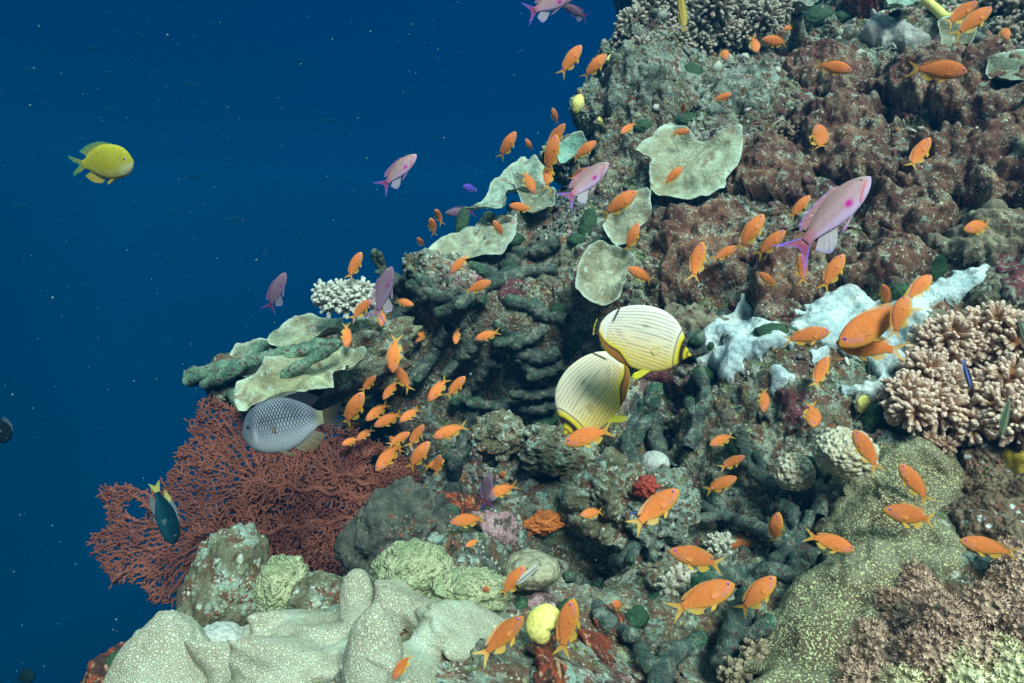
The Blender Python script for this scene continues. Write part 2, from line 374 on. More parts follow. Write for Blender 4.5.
# ============================================================ corals and sponges
# ---- materials
M_brown = mat('brown_lobed_coral', (.070,.028,.020), (.175,.090,.056), 9, sp=(.46,.50,.42), sps=75, spt=.24, sp2=(.28,.33,.27), sp2s=150, sp2t=.36, bs=70, bd=.010, rough=.8, attr=True, mott=MOTT_BROWN)
M_olive = mat('olive_lobed_coral', (.13,.11,.07), (.24,.24,.17), 16, sp=(.5,.5,.42), sps=90, spt=.22, bs=80, bd=.010, rough=.8, attr=True, mott=MOTT_BROWN)
M_turfrock = mat('turf_covered_rock', (.14,.18,.14), (.27,.33,.27), 15, sp=(.5,.55,.48), sps=95, spt=.25, bs=75, bd=.014, rough=.88, mott=MOTT_REEF)
M_plate = mat('plate_coral', (.28,.29,.23), (.40,.44,.37), 16, sp=(.22,.22,.16), sps=150, spt=.18, bs=110, bd=.007, grime=.32, mott=(((.22,.16,.10), 26, .58, .72), ((.42,.52,.46), 45, .62, .74)), rough=.7, attr=True)
M_leather = mat('tan_leather_coral', (.27,.22,.14), (.38,.39,.28), 7, bs=160, bd=.0016, cells=((.45,.50,.385), 270, .40), rough=.65, net=True, grime=.2, mott=(((.48,.58,.49), 11, .60, .76), ((.24,.20,.12), 17, .62, .76)))
M_knobby = mat('pale_green_knobby_coral', (.24,.30,.16), (.42,.45,.27), 26, sp=(.14,.11,.06), sps=100, spt=.22, bs=120, bd=.006, bv=200, rough=.8)
M_polyp = mat('green_polyp_coral', (.085,.06,.032), (.18,.17,.11), 10, cells=((.44,.46,.24), 240, .42), bs=150, bd=.003, rough=.7)
M_bluesponge = mat('pale_blue_sponge', (.30,.42,.45), (.54,.66,.65), 14, sp=(.24,.24,.2), sps=90, spt=.2, bs=70, bd=.006, rough=.6, mott=(((.26,.32,.28), 42, .64, .72), ((.40,.44,.28), 25, .66, .73)))
M_greysponge = mat('grey_sponge', (.30,.33,.30), (.44,.47,.43), 18, bs=90, bd=.004, rough=.7)
M_finger = mat('grey_green_finger_coral', (.034,.060,.052), (.095,.14,.115), 30, sp=(.30,.34,.26), sps=240, spt=.34, sp2=(.10,.06,.055), sp2s=60, sp2t=.3, bs=110, bd=.011, rough=.9, attr=True, mott=(((.20,.24,.19), 40, .58, .68), ((.06,.04,.035), 55, .60, .68), ((.12,.16,.10), 90, .6, .68)))
M_orange = mat('orange_sponge', (.42,.11,.02), (.55,.17,.035), 30, bs=110, bd=.006, rough=.6)
M_rust = mat('rust_red_sponge', (.20,.035,.015), (.38,.085,.025), 26, sp=(.6,.3,.18), sps=130, spt=.2, bs=80, bd=.014, rough=.7, mott=(((.05,.025,.02), 45, .50, .60), ((.45,.28,.16), 70, .6, .66)))
M_red = mat('red_sponge', (.22,.03,.02), (.34,.05,.03), 26, bs=90, bd=.004, rough=.6)
M_yellow = mat('yellow_sponge', (.70,.62,.14), (.74,.70,.22), 18, sp=(.5,.42,.1), sps=140, spt=.16, bs=160, bd=.002, rough=.55)
M_algae = mat('dark_green_algae', (.012,.045,.022), (.03,.085,.035), 20, sp=(.16,.22,.14), sps=150, spt=.2, bs=120, bd=.004, rough=.7)
M_maroon = mat('maroon_crust', (.09,.025,.028), (.18,.06,.07), 22, sp=(.5,.38,.38), sps=110, spt=.22, bs=80, bd=.010, rough=.8, mott=(((.22,.26,.2), 40, .56, .64), ((.05,.03,.03), 60, .55, .65)))
M_pink = mat('pink_crust', (.30,.16,.18), (.45,.32,.33), 30, sp=(.7,.65,.6), sps=150, spt=.25, bs=90, bd=.010, rough=.8, mott=(((.08,.06,.05), 50, .52, .62),))
M_rock = mat('speckled_rock', (.10,.09,.05), (.22,.25,.16), 18, sp=(.33,.07,.03), sps=90, spt=.26, sp2=(.50,.56,.46), sp2s=150, sp2t=.30, bs=75, bd=.014, rough=.85, mott=MOTT_REEF[:3])
M_branch = mat('branching_coral', (.9,.9,.9), (1.05,1.05,1.05), 40, bs=200, bd=.004, bv=420, rough=.75, attr=True)
M_fan = mat('red_sea_fan', (.125,.038,.026), (.205,.064,.040), 8, sp=(.26,.15,.13), sps=300, spt=.3, bs=260, bd=.003, rough=.85)
M_soft = mat('feathery_soft_coral', (.42,.29,.20), (.60,.47,.35), 10, bs=200, bd=.002, rough=.8, attr=True)

# ---- lobed colonies that cover the upper reef
BROWNS = [
 ([(865,88),(900,72),(950,60),(1010,66),(1060,90),(1060,150),(1000,152),(940,140),(900,118)], .05, (12,.050), 'dark brown lobed coral mound under the two overlapping orange fish at the top corner', M_brown),
 ([(790,70),(812,45),(850,58),(880,72),(882,98),(850,100),(812,98)], .02, (16,.035), 'maroon brown lobed coral just under the grey sponge with a hole', M_brown),
 ([(800,120),(840,105),(890,118),(902,150),(870,190),(820,180),(798,150)], .03, (14,.040), 'brown lobed coral with pale dusting behind the head up fish, above the largest pink fish', M_brown),
 ([(905,150),(960,140),(1015,135),(1070,150),(1070,235),(1010,222),(955,200),(912,190)], .035, (14,.045), 'brown knobbly coral mound at the frame edge above the yellow faced orange fish', M_brown),
 ([(868,192),(910,190),(955,205),(960,235),(915,250),(872,238)], .03, (16,.038), 'brown lobed coral just beyond the snout of the largest pink fish', M_brown),
 ([(835,255),(880,240),(930,248),(950,262),(925,275),(890,285),(845,285)], .03, (18,.032), 'brown lobed coral above the end of the pale blue sponge', M_brown),
 ([(755,255),(790,240),(822,252),(838,280),(800,305),(765,318),(750,290)], .03, (13,.035), 'brown lobed coral with pale specks under the tail of the largest pink fish', M_brown),
 ([(655,215),(700,205),(745,205),(752,240),(735,300),(700,310),(668,285),(650,250)], .022, (15,.035), 'brown lobed coral under the ragged pale plate, behind two orange fish', M_brown),
 ([(740,160),(790,150),(815,165),(800,200),(760,205),(738,190)], .02, (15,.03), 'dark maroon lobed coral beside the tip of the pale plate', M_brown),
 ([(950,225),(1000,222),(1060,240),(1060,262),(1000,262),(940,258),(915,262)], .03, (15,.035), 'olive green lobed coral ledge under the yellow faced orange fish', M_olive),
 ([(640,300),(690,318),(725,312),(735,330),(700,345),(665,335)], .02, (18,.02), 'olive coral mound behind the brighter striped yellow fish', M_olive),
 ([(590,85),(630,60),(680,62),(690,90),(650,115),(600,118),(585,105)], .03, (17,.03), 'pale grey green rock knob at the top of the slope edge', M_turfrock),
 ([(690,70),(760,65),(790,90),(760,115),(700,112)], .02, (20,.024), 'pale green lumpy coral under the branching coral at the top', M_turfrock),
]
for i, (pl, th, lp, lab, m) in enumerate(BROWNS):
    crust('lobed_coral', pl, th, m, lab, 'coral', lump=lp, lump2=(25, .030), edge=.06, gs=.0042, seed=i*7+3, group='lobed corals over the upper reef', smooth=.6, rag=.04, fine=.006, tips=(2.3,2.8,2.5) if m is M_brown else (1.5,1.6,1.5))

# ---- rough crusted rock between the colonies
M_crock = mat('crusted_rock', (.12,.10,.07), (.24,.27,.21), 20, sp=(.52,.55,.46), sps=120, spt=.28, sp2=(.22,.14,.08), sp2s=90, sp2t=.24, bs=85, bd=.014, rough=.88, mott=MOTT_REEF+(((.15,.085,.055), 29, .57, .66), ((.30,.36,.16), 95, .62, .68)))
for i, (pl, lab) in enumerate([([(460,600),(520,585),(600,560),(640,600),(650,650),(600,700),(470,700),(440,660)], 'rough crusted rock under the rust red sponges at the bottom'),
   ([(640,560),(700,520),(760,540),(800,580),(770,640),(740,700),(650,700),(645,620)], 'rough crusted rock beneath the lowest large orange fish'),
   ([(640,440),(700,400),(780,430),(830,450),(830,520),(760,525),(700,515),(650,480)], 'rough crusted rock between round grey sponge and cream ribbed balls'),
   ([(590,60),(640,50),(700,52),(790,70),(800,110),(740,130),(690,120),(640,150),(600,190),(575,170)], 'rough pale crusted rock at the top of the slope, around the dark green algae'),
   ([(735,388),(790,362),(850,402),(860,430),(790,430),(735,412)], 'rough crusted rock showing between the pale blue sponge sheets'),
   ([(1005,275),(1060,268),(1060,330),(1000,325),(945,335),(938,320),(970,305)], 'rough crusted rock above the pinkish tan branching coral'),
   ([(500,250),(600,230),(640,300),(620,350),(540,350),(480,330),(470,290)], 'rough crusted rubble around the small dark red patch')]):
    crust('crusted_rock', pl, -.006, M_crock, lab, 'rock', lump=(24, .016), lump2=(48, .012), fine=.008, edge=.05, gs=.0030, rag=.05, seed=500+i*3, smooth=.35, group='rough crusted rocks')

# ---- pale blue sponge sheets
BLUE = [
 ([(690,345),(712,330),(752,318),(775,322),(782,345),(760,352),(745,372),(722,385),(708,372)], 'pale blue grey sponge sheet with ragged edge beyond the snout of the brighter striped fish'),
 ([(796,318),(800,302),(838,298),(858,298),(872,312),(905,300),(930,300),(958,280),(988,270),(992,285),(965,300),(935,312),(925,330),(930,352),(905,375),(885,392),(850,396),(846,388),(872,380),(870,360),(830,352),(800,340)], 'large pale blue sponge sheet spreading under the cluster of large orange fish'),
 ([(772,398),(790,372),(812,355),(828,352),(815,372),(795,395),(776,408)], 'narrow pale blue sponge strip slanting below the large pale blue sheet'),
]
for i, (pl, lab) in enumerate(BLUE):
    crust('encrusting_sponge', pl, .016, M_bluesponge, lab, 'sponge', lump=(18, .008), lump2=(45, .004), edge=.03, gs=.003, rag=.026, seed=90+i, group='pale blue encrusting sponges', smooth=.5)
# grey sponge with openings
g = crust('hollow_sponge', [(862,40),(875,24),(887,19),(914,20),(921,33),(930,42),(906,52),(893,46),(870,46)], .03, M_greysponge, 'pale grey sponge with a round opening beside a patch of red crust', 'sponge', lump=(9, .03), edge=.04, seed=130, smooth=.9)
def ring(c, n, r, t, parent, name, m):
    u, v, n = frame(n); A = np.linspace(0, 2*np.pi, 28)
    V, F = tube([c+r*(math.cos(a)*u+math.sin(a)*v) for a in A[:-1]]+[c+r*u], t, 8, False)
    return mesh(name, V-np.array(parent.location), F, m, parent=parent)
p_ = on(898, 33, .035); ring(p_, -unit(p_)+.5*EN, .022, .008, g, 'opening_rim', M_greysponge)

# ---- green polyp coral ridge, lower corner
crust('polyp_coral', [(858,462),(880,450),(905,448),(930,455),(955,470),(958,500),(940,520),(955,545),(960,565),(945,600),(900,640),(865,665),(850,710),(745,710),(758,640),(790,600),(815,570),(812,540),(828,520),(818,490),(835,462)], .035, M_polyp,
  'large green brown coral covered in yellow polyps, spreading to the bottom edge', 'coral', lump=(8, .036), lump2=(17, .032), edge=.10, gs=.0035, seed=141, smooth=.95)
crust('polyp_coral', [(836,440),(870,470),(900,455),(930,450),(962,472),(958,492),(930,485),(890,492),(850,500),(825,490)], .05, M_polyp,
  'raised rim of green polyp coral standing under the fish seen from behind', 'coral', lump=(9, .03), lump2=(24, .016), edge=.05, gs=.0035, seed=147, smooth=.95)
crust('maroon_crust', [(960,455),(1000,440),(1050,440),(1050,560),(1000,545),(965,545),(945,515),(962,495)], .01, mat('brown_turf_crust', (.10,.055,.03), (.2,.16,.1), 20, sp=(.55,.62,.6), sps=45, spt=.3, sp2=(.3,.1,.08), sp2s=80, sp2t=.3, bs=70, bd=.010, bv=120, rough=.9),
  'rust brown crusted rock with pale blotches beside the green polyp coral', 'crust', lump=(16, .03), lump2=(40, .01), seed=151, smooth=.4)
crust('yellow_sponge', [(985,462),(1008,455),(1050,456),(1050,480),(1010,480)], .045, mat('mustard_sponge', (.34,.25,.02), (.5,.4,.05), 40, bs=90, bd=.006), 'mustard yellow sponge patch at the frame edge', 'sponge', lump=(25, .012), seed=157)
crust('maroon_crust', [(782,420),(765,395),(790,385),(812,400),(808,425),(790,440)], .012, M_maroon, 'dark maroon crust around the thin head down orange fish', 'crust', lump=(24, .02), seed=158, smooth=.5)
crust('maroon_crust', [(1000,262),(1030,255),(1060,262),(1060,300),(1010,302),(998,285)], .018, M_maroon, 'maroon crust patch at the frame edge beyond the end of the blue sponge', 'crust', lump=(20, .02), seed=159, smooth=.5)
crust('maroon_crust', [(508,290),(530,282),(538,300),(520,312),(505,305)], .012, M_maroon, 'small dark red crust patch on the grey green rubble', 'crust', lump=(28, .014), seed=164)
crust('maroon_crust', [(640,360),(668,372),(690,395),(660,392),(635,378)], .01, M_maroon, 'dusky maroon crust hidden under the brighter striped fish', 'crust', lump=(24, .014), seed=165)
crust('pink_crust', [(528,598),(540,590),(558,592),(552,606),(532,608)], .015, M_pink, 'pink crust just above the small yellow sponge', 'crust', lump=(34, .014), seed=168)
crust('pink_crust', [(470,520),(490,512),(510,520),(505,545),(482,540)], .018, M_pink, 'mauve pink crust on the ledge over the dark hollow', 'crust', lump=(30, .016), seed=169)
crust('orange_sponge', [(733,540),(742,536),(750,542),(743,550),(734,548)], .012, M_orange, 'tiny orange sponge between the thick finger corals', 'sponge', lump=(34, .01), seed=171)
crust('red_sponge', [(845,10),(865,2),(885,8),(872,20),(850,18)], .015, M_rust, 'rust red crust between the teal plate and the grey sponge at the top', 'sponge', lump=(26, .014), seed=172)
for i, (pl, lab) in enumerate([
  ([(530,652),(548,632),(562,640),(580,655),(598,672),(580,700),(530,700)], 'rust red knobbly sponge under the small yellow sponge'),
  ([(590,640),(598,618),(615,608),(628,620),(622,645),(612,662),(596,662)], 'rust orange knobbly sponge under the fish with the raised yellow tail'),
  ([(440,512),(462,500),(480,505),(470,512),(448,520)], 'dark orange sponge strip over the low ledge by the sea fan')]):
    crust('knobbly_sponge', pl, .03, M_rust, lab, 'sponge', lump=(40, .022), lump2=(85, .010), edge=.03, gs=.0025, fine=.007, rag=.03, seed=180+i, group='rust red sponges', smooth=.6)

# ---- foreground leather coral: crust with mounds
def mounds(lst):
    C = [(*[q[0] for q in to_uvh(on(x, y))[:2]], r, h) for x, y, r, h in lst]
    def f(u, v, P):
        z = 0
        for cu, cv, r, h in C: z = z+h*np.exp(-((u-cu)**2+(v-cv)**2)/(r*r))
        wv = np.abs(fbm(P*8, 2, 8))*-.055+np.abs(fbm(P*20, 2, 18))*-.010+.02
        return z+wv
    return f
crust('leather_coral', [(205,700),(212,668),(245,642),(285,622),(330,612),(380,600),(430,592),(470,598),(510,610),(528,626),(505,642),(462,650),(438,668),(430,700)], .018, M_leather,
  'broad tan leather coral with rolling folds along the bottom edge', 'coral', lump=(5, .035), edge=.06, gs=.003, fine=.001, rag=.03, seed=201, smooth=1.0,
  extra=mounds([(288,634,.028,.065),(332,622,.020,.040),(425,606,.035,.045),(396,602,.018,.035),(235,672,.024,.045),(470,628,.030,.030),(312,672,.028,.055),(262,650,.018,-.035),(345,650,.020,-.045),(404,640,.022,-.040),(450,610,.012,-.02),(420,672,.025,.040),(300,652,.012,-.03),(270,680,.022,.035)]))
def blob(name, c, axes, m, label, cat, sub=5, amp=.08, fr=3, seed=1, lumps=None, group=None, parent=None, shape=None):
    V, F = ico(sub); V = V.copy()
    Pn = V*1.0+seed*3.7
    r = 1+fbm(Pn*fr, 4, seed)*amp
    if lumps: d, _, wi = worley(V*lumps[0]+seed, seed+5); r = r+np.sqrt(np.clip(1-d**2*1.2, 0, 1))*lumps[1]*(.5+.6*wi)
    V = V*r[:, None]
    if shape: V = shape(V)
    W = V@np.array(axes)
    off = np.array(c) if parent is None else np.array(c)-np.array(parent.location)
    o = mesh(name, W+off, F, m, parent=parent, loc=(off if parent is None else None))
    return tag(o, label, cat, group) if parent is None else o
def axes(up, ru, rl, rd):
    up = unit(up); a = unit(np.cross(up, (0, 1, 0.1))); b = np.cross(up, a); return [a*rl, b*rd, up*ru]
blob('leather_coral', pix(165,700,.93), axes((0.0,.05,1), .118, .085, .085), M_leather, 'tall tan leather coral cone with pale tip at the lower corner', 'coral', amp=.07, fr=2, seed=5, shape=lambda V: V*np.stack([1-.28*V[:,2].clip(-.3,1), 1-.28*V[:,2].clip(-.3,1), np.ones(len(V))], 1))
blob('leather_coral', pix(205,668,.98), axes((-.2,.05,1), .055, .07, .06), M_greysponge, 'grey speckled mound between the leather coral cone and the broad one', 'coral', amp=.12, fr=3, seed=6)
blob('leather_coral', pix(357,606,.96), axes((-.05,.1,1), .052, .025, .025), M_leather, 'thumb shaped tan leather coral knob in front of the sea fan', 'coral', amp=.05, fr=2, seed=7)
blob('leather_coral', pix(374,665,.80), axes((-.02,.1,1), .068, .036, .034), M_leather, 'smooth tan leather coral pillar rising from the broad folded one', 'coral', amp=.06, fr=2, seed=8, shape=lambda V: V*np.stack([1-.12*V[:,2], 1-.12*V[:,2], np.ones(len(V))], 1))
blob('boulder', pix(228,597,1.13), axes((.12,.1,1), .105, .065, .07), M_rock, 'upright olive rock speckled with red in front of the sea fan', 'rock', amp=.16, fr=2.2, seed=9, lumps=(2.6, .12))
blob('lumpy_coral', pix(283,590,1.12), axes((.1,.1,1), .05, .042, .05), M_knobby, 'pale green lumpy coral beside the upright olive rock', 'coral', amp=.10, fr=3, seed=10, lumps=(3.5, .18))
blob('lumpy_coral', pix(318,598,1.10), axes((.1,.1,1), .035, .045, .05), M_rock, 'dull green speckled rock knob by the thumb shaped coral', 'rock', amp=.12, fr=3, seed=16, lumps=(3.5, .15))
blob('lumpy_coral', pix(414,572,1.06), axes((.05,.1,1), .042, .055, .05), M_knobby, 'pale green lumpy coral dome at the foot of the dark hollow', 'coral', amp=.08, fr=3, seed=11, lumps=(4, .22))
blob('lumpy_coral', pix(470,592,1.03), axes((.05,.1,1), .03, .055, .05), M_knobby, 'low pale green lumpy coral in front of the dark hollow', 'coral', amp=.10, fr=3, seed=12, lumps=(4, .22))
blob('dome_coral', pix(531,570,1.07), axes((.02,-.1,1), .028, .046, .04), mat('olive_tan_coral', (.20,.19,.12), (.34,.33,.22), 20, bs=50, bd=.008, bv=60), 'cream rounded dome coral at the edge of the dark hollow', 'coral', amp=.05, fr=2, seed=13)
blob('round_sponge', pix(655,463,1.36), axes((.1,-.2,1), .024, .029, .026), M_greysponge, 'round speckled pale grey sponge ball in the middle of the reef', 'sponge', sub=4, amp=.05, fr=3, seed=14)
for i, (x, y, d, r, s, lab) in enumerate([(845,452,1.19,.046,(.036),'cream ribbed coral ball under the fish seen from behind'), (794,472,1.27,.032,.03,'small cream ribbed coral ball beside the dark green finger')]):
    blob('ribbed_coral', pix(x, y, d), axes((.1,-.2,1), s, r, r), mat('cream_coral', (.45,.40,.27), (.62,.60,.45), 40, bs=60, bd=.008, bv=110), lab, 'coral', amp=.05, fr=2, seed=20+i, lumps=(5, .22), group='cream ribbed coral balls')
for x, y, d, a_, b_, c_, sd, lab in [(612,500,1.40,.085,.085,.085,61,'olive rock shoulder beside the dark hollow with the red sponge patch'),(556,452,1.50,.05,.075,.08,62,'green speckled rock ledge roofing the dark hollow'),(500,437,1.58,.05,.06,.08,63,'shadowed rock knob under the green tipped finger'),(655,505,1.36,.07,.07,.07,64,'smooth grey brown rock behind the big middle orange fish')]:
    blob('boulder', pix(x, y, d), axes((.1,-.1,1), a_, b_, c_), M_rock if sd != 64 else M_turfrock, lab, 'rock', sub=6, amp=.28, fr=2.4, seed=sd, lumps=(3.2, .16))
for x, y, d, a_, b_, c_, sd, lab in [(594,112,2.34,.075,.07,.08,71,'turf covered knob on the reef edge beside the round yellow sponge'),(566,158,2.26,.06,.07,.08,72,'dim turf covered knob on the reef edge behind the small teal plate'),(612,70,2.42,.07,.06,.08,73,'turf covered knob on the reef edge under the branching coral bush')]:
    blob('boulder', pix(x, y, d), axes((-.2,-.1,1), a_, b_, c_), M_turfrock, lab, 'rock', sub=6, amp=.30, fr=2.4, seed=sd, lumps=(3.2, .16))
blob('low_ledge', pix(395,540,1.42), axes((.5,.1,.8), .12, .09, .09), mat('grey_brown_rock', (.045,.05,.04), (.11,.12,.09), 24, sp=(.24,.25,.2), sps=110, spt=.3, sp2=(.2,.06,.03), sp2s=70, sp2t=.3, bs=60, bd=.016, rough=.9), 'dim grey brown rock shoulder beneath the sea fan', 'rock', sub=6, amp=.22, fr=2.4, seed=25, lumps=(4, .12))
blob('orange_sponge', on(542,523,.004), [(.034,0,0),(0,.022,0),(.004,0,.020)], M_orange, 'bright orange sponge patch on the wall of the dark hollow', 'sponge', sub=5, amp=.35, fr=2.5, seed=170, lumps=(4,.2))
blob('red_sponge', pix(646,487,1.285), [(.020,0,0),(0,.015,0),(0,0,.017)], M_red, 'bright red sponge patch just above the big orange fish in the middle', 'sponge', sub=5, amp=.35, fr=2.5, seed=171, lumps=(4,.2))
# yellow sponge with a notch
def notch(V):
    V = V.copy(); a = np.arctan2(V[:, 2]*1., V[:, 0]); k = np.exp(-((a+.55)/.5)**2); return V*(1-.55*k*np.clip(np.hypot(V[:,0],V[:,2]),0,1))[:, None]
blob('yellow_sponge', pix(544,624,.90), [(.024,0,0),(0,.017,0),(.003,0,.026)], M_yellow, 'lemon yellow kidney shaped sponge above the rust red one', 'sponge', sub=4, amp=.03, fr=2, seed=30, shape=notch)
blob('yellow_sponge', on(578,104,.02,2.3), axes((.2,0,1), .032, .022, .02), M_yellow, 'round yellow sponge hanging on the reef edge high up', 'sponge', sub=4, amp=.06, fr=2, seed=31)
blob('yellow_sponge', on(597,119,.02,2.3), axes((.7,0,-.6), .028, .012, .012), M_yellow, 'small yellow sponge strip just below the round yellow one', 'sponge', sub=4, amp=.14, fr=2, seed=32)
blob('yellow_sponge', on(611,59,.02,2.4), axes((.6,0,.5), .022, .014, .014), M_yellow, 'small yellow sponge beside the uppermost edge fish', 'sponge', sub=4, amp=.14, fr=2, seed=33)
blob('yellow_sponge', on(863,404,.012), axes((.3,-.2,1), .018, .013, .010), M_yellow, 'small yellow sponge below the large pale blue sheet', 'sponge', sub=4, amp=.14, fr=2, seed=34)
V, F = tube(catmull([on(926,1,.05), on(936,9,.05), on(946,18,.05), on(952,17,.05)], 14), .014, 10)
tag(mesh('yellow_sponge', V, F, M_yellow), 'yellow green finger sponge at the top beside the overlapping fish', 'sponge')

# ---- dark green algae discs and lumps
ALG = [(691,74,.036,.034,'top of the slope under the branching coral'),(819,14,.05,.032,'top edge beside the red crust'),(845,16,.04,.02,'top edge just beside the teal plate'),(644,126,.03,.02,'rock above the ragged pale plate'),(690,120,.055,.022,'upper edge of the ragged pale plate'),
 (462,222,.022,.04,'outer end of the teal edged plate'),(513,240,.03,.02,'grey green rubble above the small plate'),(588,224,.022,.045,'slope beside the half hidden plate'),(576,240,.025,.018,'rubble below the big pink fish on the slope'),
 (937,267,.022,.03,'outer end of the large blue sheet'),(900,291,.018,.016,'upper rim of the large blue sheet'),(874,418,.022,.032,'rock under the branching pink coral'),(576,340,.022,.028,'rock behind the tail of the brighter striped fish'),(545,418,.04,.03,'hollow below the darker striped fish'),(738,443,.022,.036,'slope beside the small upward fish'),
 (565,612,.02,.028,'base of the small yellow sponge'),(636,620,.026,.03,'dark gap below the big orange fish'),(655,602,.024,.02,'gap between the finger corals'),(702,380,.03,.03,'dark gap beyond the striped fish'),(476,300,.03,.02,'upper rubble beside an orange fish'),(600,245,.03,.02,'rubble above the rounded plate'),
 (775,332,.05,.02,'surface of the smaller blue sheet'),(560,310,.03,.022,'rubble behind the striped fish'),(520,605,.016,.02,'gap beside the wavy tan coral')]
for i, (x, y, rx, rz, where) in enumerate(ALG):
    o = on(x, y, .012, 2.2); d = np.linalg.norm(o)/1.5; k = min(d, 1.15)*.85
    blob('green_algae', o, [(rx*k, 0, 0), (0, .014, 0), (rz*k*.2, 0, rz*k)], M_algae, 'dark green algae clump at the '+where, 'algae', sub=3, amp=.16, fr=2, seed=300+i, lumps=(2.5, .12), group='dark green algae clumps')

# ---- plate corals: a thin wavy sheet with its own outline, tilt and thickness
def plate(poly, d, nrm, label, tint, wave=.012, cup=.02, th=.006, seed=1, group='plate corals', support=True):
    c = np.mean([pix(x, y, d) for x, y in poly], 0); n = unit(nrm)
    pts = []
    for x, y in poly:
        r = pix(x, y, 1); pts.append(r*(c@n)/(r@n))
    u, v, n = frame(n); Q = np.array([((p-c)@u, (p-c)@v) for p in pts]); m = len(Q)
    Qc = catmull(np.vstack([Q, Q[:1]]), 97)[:-1]; cen = Q.mean(0)
    NR = 26; V = []; C = []
    rr = np.linspace(0, 1, NR)**.8
    a = np.arange(96)
    jit = 1+fbm(np.stack([np.cos(a/96*6.283)*3.5, np.sin(a/96*6.283)*3.5, a*0+seed], 1), 4, seed)*.045
    for side in (0, 1):
        for i, r in enumerate(rr):
            xy = cen+(Qc-cen)*jit[:, None]*r
            P3 = c+xy[:, :1]*u+xy[:, 1:]*v
            z = fbm(P3*9, 3, seed)*wave*2+cup*r**3+fbm(P3*26, 3, seed+2)*wave*.45*(.3+r)+np.abs(fbm(P3*16, 2, seed+8))*wave*.8
            if side: z = z-th*(1.0-r**6*.75)-.02*(1-r)**2
            V.append(P3+z[:, None]*n)
            edgec = sstep(.86, 1, np.full(96, r)); base = np.array(tint)*(1+.16*fbm(P3*20, 3, seed+4)+.22*vnoise(np.stack([a*.9, a*0+r*2.2, a*0+seed], 1), 6))[:, None]
            brn = sstep(.05, .4, fbm(P3*14, 3, seed+6))[:, None]*.6; base = base*(1-brn)+np.array(tint)*np.array((.72,.62,.5))*brn
            C.append(base*(1-edgec[:, None])+np.array((1.25,1.45,1.4))*edgec[:, None] if not side else base*.9)
    V = np.vstack(V); C = np.clip(np.vstack(C), 0, 1.9); F = []
    n0 = NR*96
    for i in range(NR-1):
        for j in range(96):
            k = (j+1) % 96
            F.append((i*96+j, (i+1)*96+j, (i+1)*96+k, i*96+k)); F.append((n0+i*96+j, n0+i*96+k, n0+(i+1)*96+k, n0+(i+1)*96+j))
    e = (NR-1)*96
    for j in range(96): k = (j+1) % 96; F.append((e+j, n0+e+j, n0+e+k, e+k))
    o = mesh('plate_coral', V, F, M_plate, cols=C); tag(o, label, 'coral', group)
    if support:
        cc = c+cen[0]*u+cen[1]*v; l, _, _, _ = BV.find_nearest(Vector(cc)); l = np.array(l); dd = l-cc
        if np.linalg.norm(dd) > .02:
            L0 = np.array(o.location)
            W, G = tube([cc-n*.040-L0, cc+dd*.5-n*.045-L0, l+unit(dd)*.04-L0], [.018, .026, .04], 12)
            mesh('stalk', W, G, M_rock, parent=o)
    return o
plate([(464,213),(484,203),(497,185),(517,170),(527,167),(543,175),(547,188),(522,198),(507,202),(502,213),(484,216)], 2.12, (-.12,-.62,.75), 'teal tinted flat plate coral jutting from the slope edge into open water', (.82,1.05,1.0), seed=2)
plate([(414,267),(418,260),(438,244),(456,239),(481,234),(484,221),(497,219),(518,226),(516,246),(512,250),(497,260),(471,265),(455,269),(433,271),(428,278),(417,278)], 2.0, (-.15,-.60,.78), 'pale plate coral with wavy white rim, lower of the two jutting into open water', (1.0,1.1,.95), seed=3, cup=.012)
plate([(635,155),(662,128),(682,131),(703,142),(737,128),(738,165),(725,185),(719,195),(690,204),(654,196),(650,181),(648,168),(650,162)], 1.94, (-.15,-.85,.5), 'large ragged pale plate coral high on the slope with two orange fish over it', (.95,1.03,.85), seed=4, cup=.018)
plate([(603,229),(611,212),(632,194),(649,192),(652,215),(640,232),(630,247),(614,247)], 1.86, (-.3,-.85,.45), 'tan plate coral half hidden beneath the ragged pale one', (.82,.82,.68), seed=5)
plate([(578,297),(577,285),(588,259),(604,249),(621,253),(634,257),(636,267),(628,280),(629,292),(616,309),(599,309)], 1.72, (-.3,-.8,.5), 'rounded tan plate coral right above the striped yellow fish', (.9,.9,.74), seed=6)
plate([(242,416),(238,400),(255,385),(280,368),(310,352),(332,346),(350,346),(369,356),(360,366),(349,368),(347,380),(338,387),(335,397),(318,405),(298,405),(262,412)], 1.62, (-.05,-.70,.72), 'broad curled pale plate coral overhanging the sea fan', (.95,1.0,.75), seed=7, cup=.02, wave=.018)
plate([(268,352),(291,325),(316,321),(342,324),(344,338),(322,345),(295,356)], 1.80, (-.1,-.68,.72), 'dull tan plate coral just below the white branching coral', (.85,.9,.72), seed=8)
plate([(232,362),(246,350),(275,345),(300,352),(290,372),(262,384),(238,380)], 1.74, (-.1,-.68,.72), 'grey green plate coral at the outermost tip of the reef', (.55,.68,.58), seed=18)
plate([(556,153),(575,142),(586,147),(579,160),(562,168)], 2.10, (-.12,-.8,.5), 'small teal plate coral behind the edge fish on the slope', (.6,1.1,1.1), seed=9)
plate([(874,-8),(920,-8),(913,9),(900,13),(884,7)], 2.15, (-.2,-.8,.5), 'small teal plate coral cut off by the top edge', (.65,1.0,.98), seed=10)
plate([(780,-4),(806,-8),(818,4),(800,12),(784,8)], 2.35, (-.2,-.6,.7), 'small grey plate coral between branching coral and green algae at the top', (.7,.8,.7), seed=11)
plate([(512,180),(530,185),(556,196),(552,214),(535,222),(524,210)], 2.08, (-.2,-.75,.6), 'small grey plate coral tucked under the teal tinted one', (.6,.68,.6), seed=12)
